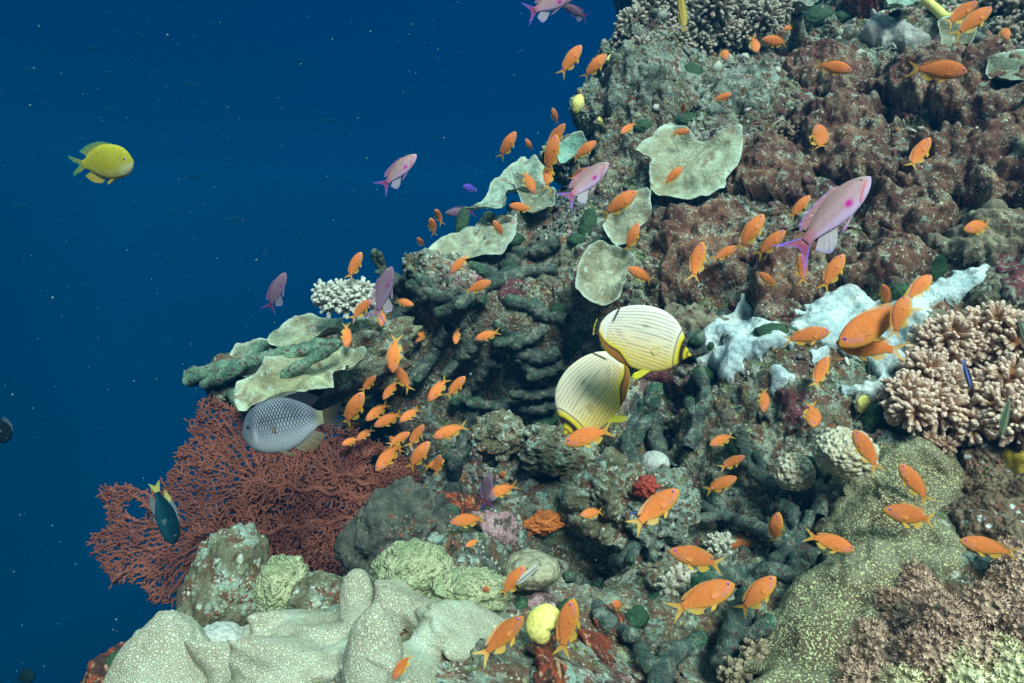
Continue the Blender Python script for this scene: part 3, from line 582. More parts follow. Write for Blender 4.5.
plate([(935,30),(960,24),(975,38),(960,52),(940,50)], 1.98, (-.2,-.75,.6), 'grey green plate behind the overlapping orange fish', (.6,.66,.55), seed=13)
plate([(985,66),(1040,58),(1050,78),(1010,88),(990,80)], 1.76, (-.2,-.75,.6), 'pale green dusted plate near the top corner', (.55,.68,.55), seed=14)

# ---- finger corals (rope like sponges)
def finger(pts, rpx, label, seed=0, tint=(1,1,1)):
    P = []
    for i, q in enumerate(pts):
        x, y = q[:2]; lift = (q[2] if len(q) > 2 else .02)+(.028 if y > 430 and x > 560 else .006)
        P.append(on(x, y, lift, 1.9))
    P = catmull(P, 10*len(pts)); r = rpx/FPX*np.linalg.norm(P.mean(0))*.68
    P = P+np.stack([fbm(P*16, 2, seed+k) for k in (1, 2, 3)], 1)*.006
    V, F = tube(P, r*(1+.14*fbm(P*30, 2, seed+9)), 16)
    nrm = V-np.repeat(np.vstack([P, P[-1:], P[-1:], P[-1:]]), 16, 0)
    V = V+nrm*(.22*fbm(V*90, 3, seed+5)+.16*fbm(V*28, 2, seed+8))[:, None]
    k = np.linspace(0, 1, len(V))[:, None]
    NV = len(V); rg = random.Random(seed+1)
    tip = sstep(.78, .95, k); C = np.array(tint)*(1+.25*fbm(V*30, 2, seed)[:, None])
    C = C*(1-tip)+np.array((.35,.85,.55))*tip*np.array(tint)
    A = Acc(); A.add(V, F, C)
    for b_ in range(1+rg.randint(0, 2)):                      # short side branches
        i = int(len(P)*rg.uniform(.3, .8)); t_ = unit(P[min(i+1, len(P)-1)]-P[i-1]); s_ = unit(np.cross(t_, EN)*rg.choice((-1, 1))+t_*rg.uniform(.3, 1)+EN*rg.uniform(0, .7)-unit(P[i])*.3)
        l_ = r*rg.uniform(1.8, 4.2); Q_ = catmull([P[i], P[i]+s_*l_*.5, P[i]+s_*l_*.8+t_*l_*.25], 12); q_ = r*rg.uniform(.62, .85)
        V2, F2 = tube(Q_, q_*(1+.12*fbm(Q_*30, 2, seed+b_)), 14); n2 = V2-np.repeat(np.vstack([Q_, Q_[-1:], Q_[-1:], Q_[-1:]]), 14, 0)
        V2 = V2+n2*(.22*fbm(V2*90, 3, seed+5)+.16*fbm(V2*28, 2, seed+8))[:, None]
        k2 = sstep(.6, .95, np.linspace(0, 1, len(V2)))[:, None]; A.add(V2, F2, np.array(tint)*(1-k2)+np.array((.45,.95,.6))*k2)
    return tag(A.obj('finger_coral', M_finger), label, 'coral', 'grey green finger corals')
FING = [
 ([(820,560),(795,545),(770,535),(740,522),(712,512,.05),(698,505,.07)], 11, 'thick dark green finger coral with a bulbous tip, upper of two', 1),
 ([(800,560),(790,575),(770,572),(745,576),(715,580,.05),(700,580,.06)], 12, 'thick dark finger coral passing behind the fish that faces the hollow', 2),
 ([(770,560),(790,550),(800,535),(795,515,.04),(786,508,.05)], 11, 'short thick finger coral behind the narrow upright fish', 3),
 ([(850,490),(800,495),(770,485),(750,465),(742,445,.03),(738,432,.05)], 11, 'long dark green finger coral climbing beside the small upward fish', 4),
 ([(820,520),(822,500),(815,480),(808,462,.05)], 10, 'dark green finger coral standing before the cream ribbed ball', 5),
 ([(720,680),(722,650),(732,620),(745,600,.05)], 14, 'grey knobbly finger coral rising from the bottom between two orange fish', 6),
 ([(660,700),(662,670),(675,655),(700,640,.05)], 13, 'grey green finger coral under the lowest large fish', 7),
 ([(640,640),(625,630),(603,590,.03),(570,578,.05),(566,577,.06)], 9, 'dark green finger coral above the rust orange sponge', 8),
 ([(612,625),(600,610),(601,590,.04),(600,584,.06)], 10, 'dark round tipped finger coral between yellow sponge and hollow', 9),
 ([(560,390),(540,395),(525,395,.04),(512,393,.05)], 8, 'dark finger coral pointing away from the darker striped fish', 10),
 ([(560,352),(540,358),(520,350),(500,342,.04)], 10, 'grey finger coral reaching from behind the striped fish tails', 11),
 ([(565,365),(545,372),(530,370),(515,358,.04)], 9, 'dark grey finger coral in the bundle beside the striped fish', 12),
 ([(555,405),(530,408),(510,402),(490,405,.03),(470,402,.04)], 8, 'green tinted finger coral level with the darker striped fish', 13),
 ([(545,330),(530,340),(510,335),(498,325,.04)], 9, 'dark blue green finger coral high behind the level orange fish', 14),
 ([(475,400),(468,430),(458,460),(452,490),(450,520,.02)], 12, 'long grey finger coral hanging down past the orange school', 15),
 ([(500,360),(480,375),(470,390),(455,400,.03)], 9, 'grey finger coral above the two slanting orange fish', 17),
 ([(480,335),(470,352),(458,362),(450,372,.03)], 10, 'grey finger coral behind the small orange fish of the rubble', 18),
 ([(450,330),(440,345),(430,360),(420,375,.04),(410,382,.05)], 9, 'grey finger coral pointing down towards the sea fan gap', 19),
 ([(430,290),(415,300),(400,312),(390,330,.02),(386,345,.03)], 9, 'grey finger coral curving under the pink fish', 22),
 ([(400,290),(385,278),(380,262,.03),(377,254,.04)], 6, 'short green tipped finger coral sticking up beside the pink fish', 23),
 ([(410,275),(398,283),(390,270,.03)], 7, 'stubby grey finger coral at the foot of the lower jutting plate', 24),
 ([(460,290),(440,298),(425,290),(412,285,.03)], 9, 'grey finger coral lying below the lower jutting plate', 25),
 ([(520,275),(490,283),(460,300),(440,312,.02)], 10, 'long grey finger coral lying across the rubble below the plate', 26),
 ([(560,270),(530,270),(500,275),(480,270,.03)], 9, 'grey finger coral lying between the plate and the rounded one', 27),
 ([(560,240),(540,250),(520,258),(505,265,.03)], 9, 'grey finger coral behind the rubble next to the small plate', 28),
 ([(570,320),(550,318),(530,305),(510,300,.03)], 9, 'dusky finger coral crossing the dark red crust', 29),
 ([(660,560),(645,545),(625,558),(612,560,.03)], 9, 'dark grey finger coral stub below the big middle fish', 30),
 ([(730,340),(712,330),(690,340),(665,350,.03)], 10, 'grey finger coral running behind the yellow snout', 31),
 ([(725,310),(715,325),(705,345),(690,352,.03)], 8, 'thin grey finger coral under the brown coral beyond the striped fish', 32),
 ([(670,470),(655,440),(650,410),(655,390,.02)], 12, 'grey finger coral upright in the gap below the yellow pelvic fin', 33),
 ([(640,470),(628,450),(635,425),(645,405,.02)], 10, 'dark finger coral slanting up behind the darker striped fish', 34),
 ([(690,450),(700,420),(705,395),(702,372,.03)], 10, 'dark green finger coral beside the smaller blue sheet', 35),
]
for pts, r, lab, sd in FING: finger(pts, r, lab, sd*5)
# the two ropes lying on the outer plates: at their own distance
for k, (a, rr, lab) in enumerate([([(188,378,1.72),(215,372,1.70),(250,362,1.68),(295,352,1.66),(325,345,1.68)], .019, 'long grey green finger coral lying over the outermost plate'),
                       ([(205,384,1.70),(232,372,1.66),(255,352,1.70),(262,345,1.74)], .016, 'green finger coral forming the outermost tip of the reef'),
                       ([(245,402,1.62),(268,384,1.60),(300,366,1.60),(335,345,1.62)], .015, 'thin green finger coral across the curled plate'),
                       ([(230,392,1.70),(238,400,1.66),(243,412,1.66)], .018, 'dark green finger coral stub hanging beneath the outermost tip')]):
    P = catmull([pix(*q) for q in a], 40); V, F = tube(P, rr*(1+.2*fbm(P*25, 2, k+70)), 16)
    cc = P.mean(0); V = V+(V-np.repeat(np.vstack([P, P[-1:], P[-1:], P[-1:]]), 16, 0))*(.3*fbm(V*50, 3, k))[:, None]
    tag(mesh('finger_coral', V, F, M_finger, cols=np.ones((len(V), 3))*np.array((1.9,2.4,1.9))), lab, 'coral', 'grey green finger corals')
blob('boulder', pix(232,380,1.76), axes((-.5,.1,.8), .06, .07, .06), M_rock, 'dark encrusted rock under the outermost plate', 'rock', sub=5, amp=.2, fr=2.5, seed=41, lumps=(3, .15))
blob('boulder', pix(330,372,1.85), axes((-.3,.3,.8), .10, .22, .10), M_rock, 'dark rock shelf carrying the outer plates', 'rock', sub=5, amp=.2, fr=2.5, seed=42, lumps=(3, .15))
blob('boulder', pix(118,683,.99), axes((.3,.1,.8), .05, .04, .05), M_rust, 'rusty red crusted rock at the foot of the leather coral cone', 'rock', sub=5, amp=.15, fr=2.5, seed=43, lumps=(3, .15))
for k, (x, y) in enumerate([(112,660),(117,657),(108,664)]):
    V, F = tube([pix(x, 672, .96), pix(x, y+4, .96), pix(x+1, y-4, .96)], .005, 8)
    tag(mesh('tube_sponge', V, F, M_algae), 'tiny blue green tube sponge on the rusty rock', 'sponge', 'tiny tube sponges on the rusty rock')

# ---- branching corals
def sprout(A, base, n, L, R, spread, rnd, cb, ct, sub=3, up=None):
    """a tuft of short rounded tapering branchlets"""
    u, v, n = frame(n)
    for k in range(sub):
        a = rnd.random()*6.283; s = spread*math.sqrt(rnd.random())
        d = unit(n+s*(math.cos(a)*u+math.sin(a)*v)); l = L*(.6+.6*rnd.random()); r = R*(.75+.5*rnd.random())
        j = unit(d+.25*np.array([rnd.uniform(-1,1) for _ in range(3)]))
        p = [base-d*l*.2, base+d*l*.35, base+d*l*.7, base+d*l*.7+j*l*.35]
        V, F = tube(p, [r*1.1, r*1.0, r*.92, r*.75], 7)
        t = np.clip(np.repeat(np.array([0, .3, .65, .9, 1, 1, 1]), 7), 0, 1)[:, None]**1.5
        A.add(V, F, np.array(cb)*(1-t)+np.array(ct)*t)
def bushy(cs, L, R, nper, cb, ct, label, seed, group=None, hemi=(0,-.3,1), subs=3, name='branching_coral', spread=.35):
    """cs = clump centres (point, radius)"""
    rnd = random.Random(seed); A = Acc()
    for c, r in cs:
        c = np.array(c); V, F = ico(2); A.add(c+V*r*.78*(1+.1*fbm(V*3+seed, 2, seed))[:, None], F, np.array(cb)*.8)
        for k in range(nper):
            z = 1-1.75*(k+.5)/nper; a = k*2.39996+rnd.random()*.4; q = math.sqrt(max(0, 1-z*z))
            u, v, n = frame(unit(hemi)); d = u*q*math.cos(a)+v*q*math.sin(a)+n*z
            sprout(A, c+d*r*.72, d, L, R, spread, rnd, cb, ct, subs)
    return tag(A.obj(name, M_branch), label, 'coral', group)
rnd = random.Random(5)
cs = []
for x, y, r in [(633,25,.055),(628,42,.05),(650,12,.06),(672,5,.06),(660,30,.055),(692,12,.06),(715,6,.06),(700,28,.055),(735,16,.06),(722,34,.05),(752,6,.06),(765,20,.055),(745,36,.045),(776,8,.05),(700,44,.04),(680,42,.045),(640,52,.04)]:
    cs.append((pix(x, y, 2.28+.1*rnd.random()), r*.95))
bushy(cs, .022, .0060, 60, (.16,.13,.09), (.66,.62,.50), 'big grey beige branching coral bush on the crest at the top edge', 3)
bushy([(pix(a, b, 1.72), .024) for a, b in ((326,296),(340,300),(353,296),(364,300),(333,303),(350,304),(343,294),(360,293))], .020, .0052, 30, (.46,.52,.42), (.82,.86,.74), 'small bright white branching coral at the slope edge', 4)
cs = []
for x, y, r in [(935,345,.04),(952,338,.035),(975,332,.04),(995,328,.04),(1015,340,.045),(1000,352,.04),(945,360,.035),(925,372,.032),(905,395,.032),(930,395,.035),(912,410,.03),(945,385,.03),(940,410,.035),(985,395,.04),(970,410,.035),(1010,385,.045),(1000,410,.04),(1030,400,.045),(965,345,.03),(1025,365,.04),(975,425,.03),(1020,425,.035)]:
    cs.append((on(x, y, .045), r*.92))
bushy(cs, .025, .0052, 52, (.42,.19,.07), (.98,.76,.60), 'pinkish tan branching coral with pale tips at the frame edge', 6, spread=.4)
bushy([(on(x, y, .03), .022) for x, y in ((1004,30),(1018,8),(1030,22),(1000,2),(1020,40))], .022, .007, 26, (.25,.2,.14), (.5,.46,.36), 'tan branching coral in the top corner', 8)
bushy([(on(x, y, .015), .013) for x, y in ((668,588),(676,580),(684,576),(692,584),(700,585))], .012, .0045, 18, (.40,.36,.26), (.72,.68,.54), 'pale cream branching coral tuft before the dark hollow fingers', 9)
bushy([(on(x, y, .015), .013) for x, y in ((716,545),(721,549),(725,545))], .012, .0045, 18, (.36,.36,.26), (.68,.68,.54), 'pale cream branching coral tuft between the two thickest fingers', 10)
bushy([(on(x, y, .012), .012) for x, y in ((782,508),(790,514),(796,506))], .011, .004, 16, (.36,.30,.20), (.68,.6,.48), 'tiny cream coral tuft under the cream ribbed ball', 11)
bushy([(on(x, y, .09), .017) for x, y in ((752,668),(742,680),(757,655),(735,675))], .010, .005, 24, (.20,.14,.08), (.42,.34,.22), 'small brown knobbly coral at the bottom beside the polyp coral', 12)
bushy([(on(x, y, .012), .012) for x, y in ((930,440),(946,446),(960,438),(985,445),(1010,450))], .009, .004, 16, (.34,.18,.10), (.66,.45,.32), 'row of low peach coral knobs below the pinkish tan coral', 13)
bushy([(on(x, y, .012), .014) for x, y in ((786,130),(796,138),(782,146),(795,125))], .012, .005, 18, (.16,.10,.06), (.38,.30,.2), 'rough brown coral tuft near the ragged pale plate', 14)

# ---- feathery soft corals, lower corner: each a stalked head thick with fine polyps
def feathery(c, r, n, seed, tint, label):
    rnd = random.Random(seed); A = Acc(); n = unit(n); u, v, n = frame(n)
    V, F = ico(2); A.add(np.array(c)+V*r*.72, F, np.array(tint)*.6)
    K = int(520*(r/.05)**2)
    for k in range(K):
        z = 1-1.35*(k+.5)/K; a = k*2.39996; q = math.sqrt(max(0, 1-z*z)); d = unit(u*q*math.cos(a)+v*q*math.sin(a)+n*z+.25*np.array([rnd.uniform(-1,1) for _ in range(3)]))
        b = np.array(c)+d*r*(.72+.28*rnd.random()); a1, a2, _ = frame(d); l = .0058*(.6+.7*rnd.random()); tn = np.array(tint)*(.8+.4*rnd.random())
        Vs = []; Fs = []
        m = 6; ph = rnd.random()*6
        for j in range(m):
            t = ph+j*6.283/m; e = math.cos(t)*a1+math.sin(t)*a2; s = np.cross(d, e)*.0008; tipd = unit(e*.9+d*rnd.uniform(.2,1.1))
            p0 = b; p1 = b+tipd*l*.6; p2 = b+tipd*l+d*l*.25
            o = len(Vs); Vs += [p0-s, p0+s, p1+s*1.3, p1-s*1.3, p2]; Fs += [(o, o+1, o+2, o+3), (o+3, o+2, o+4)]
        A.add(Vs, Fs, tn)
    o = A.obj('feathery_soft_coral', M_soft); tag(o, label, 'soft coral', 'feathery soft corals in the lower corner')
SC = [(893,604,.026,'small outlying feathery soft coral nearest the yellow polyps'),(872,640,.032,'pale brown feathery soft coral at the outer end of the cluster'),(905,612,.032,'feathery soft coral beside the outlying one'),(915,578,.028,'uppermost feathery soft coral, a lone tuft on the polyp coral'),(920,592,.034,'feathery soft coral right under the lone tuft'),
 (902,628,.040,'feathery soft coral in the middle of the top row'),(940,620,.042,'brown feathery soft coral behind the middle row'),(862,668,.036,'feathery soft coral above the bottom edge by the yellow polyps'),(885,662,.042,'feathery soft coral in the bottom row, second from the polyps'),(925,660,.044,'brown feathery soft coral in the middle of the bottom row'),
 (965,650,.044,'feathery soft coral just beside the pale tipped one'),(958,676,.040,'pale mint tipped feathery soft coral on the bottom edge'),(1000,668,.046,'pale feathery soft coral in the bottom corner'),(985,610,.040,'feathery soft coral below the blotched rock'),(1015,590,.040,'brown feathery soft coral at the frame edge'),(1020,630,.044,'feathery soft coral at the frame edge above the corner one'),(1010,555,.028,'small dark feathery soft coral above all others at the frame edge'),(860,690,.036,'feathery soft coral cut by the bottom edge'),(905,694,.036,'dusky feathery soft coral cut by the bottom edge beside the mint one')]
for i, (x, y, r, lab) in enumerate(SC):
    t = (1.25,1.6,1.35) if 'mint' in lab or 'pale f' in lab else (1,.95,.95) if i % 3 else (.85,.78,.78)
    feathery(on(x, y, .035), r*.92, unit((-.2,-.75,.6)), 400+i, t, lab)

# ---- sea fan: branches grown towards points spread over its outline
def sea_fan(out, d0, nrm, rootp, trunks, seed, label, tint=1):
    out = np.array(out if out else [(424,498),(418,470),(395,450),(350,430),(310,418),(262,412),(235,408),(212,398),(204,400),(198,416),(188,422),(190,440),(176,452),(172,470),(166,480),(152,492),(138,486),(122,484),(100,490),(94,498),(104,510),(108,528),(88,540),(84,548),(100,556),(112,580),(140,580),(160,600),(182,600),(215,598),(270,590),(330,575),(380,560),(410,525)], float)
    nrm = unit(nrm); c = pix(300, 500, d0); u = unit(np.cross((0,0,1), nrm)); v = np.cross(nrm, u)
    def proj(x, y): r = pix(x, y, 1); p = r*(c@nrm)/(r@nrm); return np.array(((p-c)@u, (p-c)@v))
    O = np.array([proj(*q) for q in out]); rng = np.random.RandomState(seed)
    root = proj(*rootp)
    lo, hi = O.min(0), O.max(0); N = 6800
    pts = rng.uniform(lo, hi, (N*3, 2)); sd = polysd(pts[:, 0], pts[:, 1], O)
    gap = vnoise(np.column_stack([pts*11, np.zeros(len(pts))]), 77)
    at = pts[(sd > 0) & (gap > -.85)]
    step = .0052; kill = .0060; infl = .035
    nodes = [root]; par = [-1]; 
    for q in trunks:
        a = root; b = proj(*q); m = int(np.linalg.norm(b-a)/step); last = 0
        for k in range(1, m): nodes.append(a+(b-a)*k/m+np.array((0, .006*math.sin(k*.5)))); par.append(last); last = len(nodes)-1
    nodes = np.array(nodes); par = list(par)
    near = np.full(len(at), 1e9); ni = np.zeros(len(at), int); cnt = np.zeros(len(at), int)
    def upd(s):
        nonlocal near, ni
        for i in range(s, len(nodes), 200):
            blk = nodes[i:i+200]; d = ((at[:, None]-blk)**2).sum(2); j = d.argmin(1); dm = np.sqrt(d[np.arange(len(at)), j]); m = dm < near
            near = np.where(m, dm, near); ni = np.where(m, i+j, ni)
    upd(0)
    for it in range(300):
        keep = (near > kill) & (cnt < 9); at = at[keep]; near = near[keep]; ni = ni[keep]; cnt = cnt[keep]
        act = near < infl
        if len(at) == 0: break
        if not act.any():
            act = near < near.min()+.01
        cnt[act & (near < .018)] += 1
        new = []; np_ = []
        for k in np.unique(ni[act]):
            s = at[act & (ni == k)]-nodes[k]; d = (s/(np.linalg.norm(s, axis=1)[:, None]+1e-9)).sum(0)
            o = nodes[k]-root; d = d/(np.linalg.norm(d)+1e-9)+.25*o/(np.linalg.norm(o)+1e-6)+rng.normal(0, .25, 2); d /= np.linalg.norm(d)
            new.append(nodes[k]+d*step); np_.append(k)
        s0 = len(nodes); nodes = np.vstack([nodes, new]); par += np_; upd(s0)
        if len(nodes) > 17000: break
    n = len(nodes); kids = [[] for _ in range(n)]; wt = np.zeros(n)
    for i in range(n-1, 0, -1): kids[par[i]].append(i); wt[i] = max(wt[i], 1); wt[par[i]] += wt[i]
    rad = np.clip(.0025*np.maximum(wt, 1)**.16, .0025, .010)
    z = fbm(np.column_stack([nodes*6, np.zeros(n)]), 3, 12)*.03+fbm(np.column_stack([nodes*50, np.zeros(n)]), 2, 13)*.007
    P = c+nodes[:, :1]*u+nodes[:, 1:]*v+z[:, None]*nrm
    A = Acc(); done = set(); stack = [0]; starts = [(0, None)]
    while starts:
        i, p = starts.pop(); ch = [i] if p is None else [p, i]
        while kids[i]:
            ks = sorted(kids[i], key=lambda q: -wt[q]); 
            for q in ks[1:]: starts.append((q, i))
            i = ks[0]; ch.append(i)
        if len(ch) < 2: continue
        V, F = tube(P[ch], rad[ch], 6); V = V+rng.normal(0, .0006, V.shape); A.add(V, F)
    for i in range(1, n):
        for sgn in (1, -1):
            if rng.rand() < .6:
                d = nodes[i]-nodes[par[i]]; d /= np.linalg.norm(d)+1e-9; e = np.array((-d[1], d[0]))*sgn; q = unit(d*rng.uniform(.2, 1)+e)
                q3 = q[0]*u+q[1]*v+nrm*rng.uniform(-.8, .8); l = rng.uniform(.006, .013)
                V, F = tube([P[i], P[i]+q3*l*.6, P[i]+q3*l+(d[0]*u+d[1]*v)*l*.25], [.0023, .0021, .0017], 5, False); A.add(V, F)
    o = A.obj('sea_fan', M_fan); tag(o, label, 'sea fan', 'rust red sea fans')
    V, F = tube([P[0]+np.array((.10,.05,-.02)), P[0]+np.array((.03,0,0)), P[0]], [.02, .014, .011], 10)
    mesh('stem', V-np.array(o.location), F, M_fan, parent=o)
    return o
sea_fan(None, 1.62, (.22,-.95,.1), (432,505), ((380,480),(330,470),(360,520),(250,480),(200,540)), 4, 'widest rust red sea fan, its lacy tips spreading far into open water')
sea_fan([(424,498),(415,470),(380,445),(330,440),(290,445),(250,470),(215,520),(230,580),(280,600),(340,590),(390,560),(415,525)], 1.72, (.15,-.95,.2), (432,510), ((350,480),(330,540),(390,470)), 14, 'smaller dense sea fan standing close behind the widest one')
# fine rubble, turf and specks that cling everywhere on the reef
def turf():
    rng = np.random.RandomState(9); A = []; K = 60000
    cand = rng.randint(0, len(PF), K*3); P = PF[cand]
    inside = (P[:, 1] > .5) & (np.abs(P[:, 0]/P[:, 1]) < .85) & (np.abs(P[:, 2]/P[:, 1]) < .6); P = P[inside][:K]; n = len(P)
    g = fbm(P*7, 3, 33) > -.1; P = P[g]; n = len(P)
    base, F = ico(0); L = (.0012+.0034*rng.rand(n)**3)*(P[:, 1]/1.2)
    st = .5+rng.rand(n, 1, 3)**2*2.6
    R = rng.normal(size=(n, 3, 3)); q, _ = np.linalg.qr(R)
    V = np.einsum('nij,nkj->nki', q, base[None]*st)*L[:, None, None]+(P+EN*.001)[:, None, :]
    F = np.array(F)[None]+np.arange(n)[:, None, None]*len(base)
    pal = np.array([(.30,.33,.26),(.12,.15,.10),(.22,.08,.07),(.38,.26,.27),(.52,.54,.46),(.10,.07,.05),(.16,.20,.08),(.35,.16,.06),(.15,.17,.14)])
    c = pal[rng.choice(len(pal), n, p=[.18,.2,.1,.07,.09,.12,.1,.02,.12])]
    rc = region_col(P); pick = rng.rand(n)[:, None] < .22; c = np.where(pick, c, rc*(.6+1.5*rng.rand(n, 1)))
    o = mesh('turf_and_rubble', V.reshape(-1, 3), F.reshape(-1, 3), mat('turf_bits', (.9,.9,.9), (1.1,1.1,1.1), 60, attr=True, bs=200, bd=.002), cols=np.repeat(c, len(base), 0))
    tag(o, 'tiny shell bits, turf algae and crumbs clinging to the rock', 'rubble', kind='stuff')
turf()
# ============================================================ fish
def fish_mat(name, rough=.38, scale_s=0, spec=.5, bd=.0006):
    m = bpy.data.materials.new(name); m.use_nodes = True; t = m.node_tree; N = t.nodes; L = t.links; b = N['Principled BSDF']
    b.inputs['Roughness'].default_value = rough; b.inputs['Specular IOR Level'].default_value = spec
    a = N.new('ShaderNodeVertexColor'); a.layer_name = 'Col'; L.new(a.outputs[0], b.inputs['Base Color'])
    tx = N.new('ShaderNodeTexCoord'); v = N.new('ShaderNodeTexVoronoi'); v.inputs['Scale'].default_value = scale_s or 420
    bp = N.new('ShaderNodeBump'); bp.inputs['Distance'].default_value = bd; L.new(tx.outputs['Object'], v.inputs['Vector']); L.new(v.outputs['Distance'], bp.inputs['Height']); L.new(bp.outputs[0], b.inputs['Normal'])
    return m
def fin_mat(name):
    m = bpy.data.materials.new(name); m.use_nodes = True; t = m.node_tree; N = t.nodes; L = t.links; b = N['Principled BSDF']
    b.inputs['Roughness'].default_value = .5
    a = N.new('ShaderNodeVertexColor'); a.layer_name = 'Col'; L.new(a.outputs[0], b.inputs['Base Color'])
    tr = N.new('ShaderNodeBsdfTranslucent'); L.new(a.outputs[0], tr.inputs[0]); ms = N.new('ShaderNodeMixShader'); ms.inputs[0].default_value = .3
    tp = N.new('ShaderNodeBsdfTransparent'); m2 = N.new('ShaderNodeMixShader'); m2.inputs[0].default_value = .28
    L.new(b.outputs[0], ms.inputs[1]); L.new(tr.outputs[0], ms.inputs[2]); L.new(ms.outputs[0], m2.inputs[1]); L.new(tp.outputs[0], m2.inputs[2]); L.new(m2.outputs[0], N['Material Output'].inputs['Surface'])
    return m
M_skin = fish_mat('fish_scales', .42, 0, .22); M_dull = fish_mat('dull_fish_scales', .9, 0, .02); M_fin = fin_mat('fish_fin'); 
def plain(name, c, r=.15):
    m = bpy.data.materials.new(name); m.use_nodes = True; b = m.node_tree.nodes['Principled BSDF']; b.inputs['Base Color'].default_value = (*c, 1); b.inputs['Roughness'].default_value = r; return m
M_pupil = plain('eye_pupil', (.005, .005, .01), .08)
EYE = {}
def eye_mat(c):
    k = tuple(c)
    if k not in EYE: EYE[k] = plain('eye_iris', c, .25)
    return EYE[k]
def prof(tab, s): t = np.array(tab); 
def lerp(tab, s):
    t = np.array(tab, float); x = np.clip(s, t[0, 0], t[-1, 0])
    # monotone-ish smooth interpolation
    P = catmull_1d(t, x); return P
def catmull_1d(t, x):
    xs, ys = t[:, 0], t[:, 1]; m = np.gradient(ys, xs); i = np.clip(np.searchsorted(xs, x, side='right')-1, 0, len(xs)-2)
    h = xs[i+1]-xs[i]; f = (x-xs[i])/h; f2, f3 = f*f, f**3
    return (2*f3-3*f2+1)*ys[i]+(f3-2*f2+f)*h*m[i]+(-2*f3+3*f2)*ys[i+1]+(f3-f2)*h*m[i+1]
def bendy(V, bend, s0=.25):
    x = .5-V[:, 0]; k = np.clip(x-s0, 0, 2); V = V.copy(); V[:, 1] += bend*k*k; V[:, 0] += abs(bend)*.25*k*k; return V
def fish_mesh(name, sp, bend=0, res=(44, 28)):
    """sp: species table. local axes: +X snout, +Z back. unit length"""
    ns, na = res; s = np.concatenate([np.linspace(0, .08, ns//5, endpoint=False), np.linspace(.08, sp['end'], ns-ns//5)])
    top, bot, wd = lerp(sp['top'], s), lerp(sp['bot'], s), lerp(sp['wid'], s)
    A = Acc(); ang = np.linspace(0, 2*np.pi, na, endpoint=False)
    mid = (top+bot)/2; hh = (top-bot)/2
    ca, sa = np.cos(ang), np.sin(ang)
    V = np.stack([np.repeat(.5-s, na), (wd[:, None]*np.sign(ca)*np.abs(ca)**.95).ravel(), (mid[:, None]+hh[:, None]*np.sign(sa)*np.abs(sa)**.9).ravel()], 1)
    F = gridfaces(ns, na, True); F.append(tuple(range(na))[::-1]); F.append(tuple(range((ns-1)*na, ns*na)))
    S = np.repeat(s, na); T = np.tile(np.sin(ang), ns)
    A.add(bendy(V, bend), F, sp['col'](S, T, V), 0)
    def fin(base0, base1, outer, col, nr=14, nc=5, y=0, out=(0, 0), ripple=.006):
        # base polyline in (s,z) from base0 to base1; outer polyline; ruled between them
        B = catmull([(*b, 0) for b in base0], nr)[:, :2]; O_ = catmull([(*b, 0) for b in outer], nr)[:, :2]
        Vs = []; Cs = []
        for i in range(nr):
            for j in range(nc):
                f = j/(nc-1); p = B[i]*(1-f)+O_[i]*f
                Vs.append((.5-p[0], y+out[0]*f*1.0+ripple*math.sin(i*2.2)*f, p[1]+out[1]*f))
                c = col(i/(nr-1), f); k = 1.0 if i % 2 else .86; Cs.append(np.array(c)*k)
        A.add(bendy(np.array(Vs), bend), gridfaces(nr, nc), np.array(Cs), 1)
    for f in sp['fins']: fin(f['base'], None, f['outer'], f['col'], f.get('nr', 14), y=f.get('y', 0), out=f.get('out', (0, 0)))
    me = A.obj(name, [M_dull if name.startswith(('dark', 'distant', 'teal')) else M_skin, M_fin], loc=(0, 0, 0))
    e = sp['eye']; wy = float(lerp(sp['wid'], np.array([e[0]]))[0])
    m_ = float((lerp(sp['top'], np.array([e[0]]))+lerp(sp['bot'], np.array([e[0]])))[0]/2); h_ = float((lerp(sp['top'], np.array([e[0]]))-lerp(sp['bot'], np.array([e[0]])))[0]/2)
    yy = wy*math.sqrt(max(.05, 1-((e[1]-m_)/h_)**2))
    for sd in (1, -1):
        V, F = ico(2); c = np.array((.5-e[0], sd*yy*.80, e[1])); W = V*np.array((e[2], e[2]*.55, e[2]))
        o = mesh('eye', bendy(W+c, bend), F, eye_mat(e[3]), parent=me, loc=c)
        W = V*np.array((.55, .3, .55))*e[2]; q = np.array((0, sd*e[2]*.38, 0))
        mesh('pupil', W+q, F, M_pupil, parent=o, loc=q)
    return me
def mixc(a, b, f): f = np.asarray(f)[..., None] if np.ndim(f) else f; return np.array(a)*(1-f)+np.array(b)*f

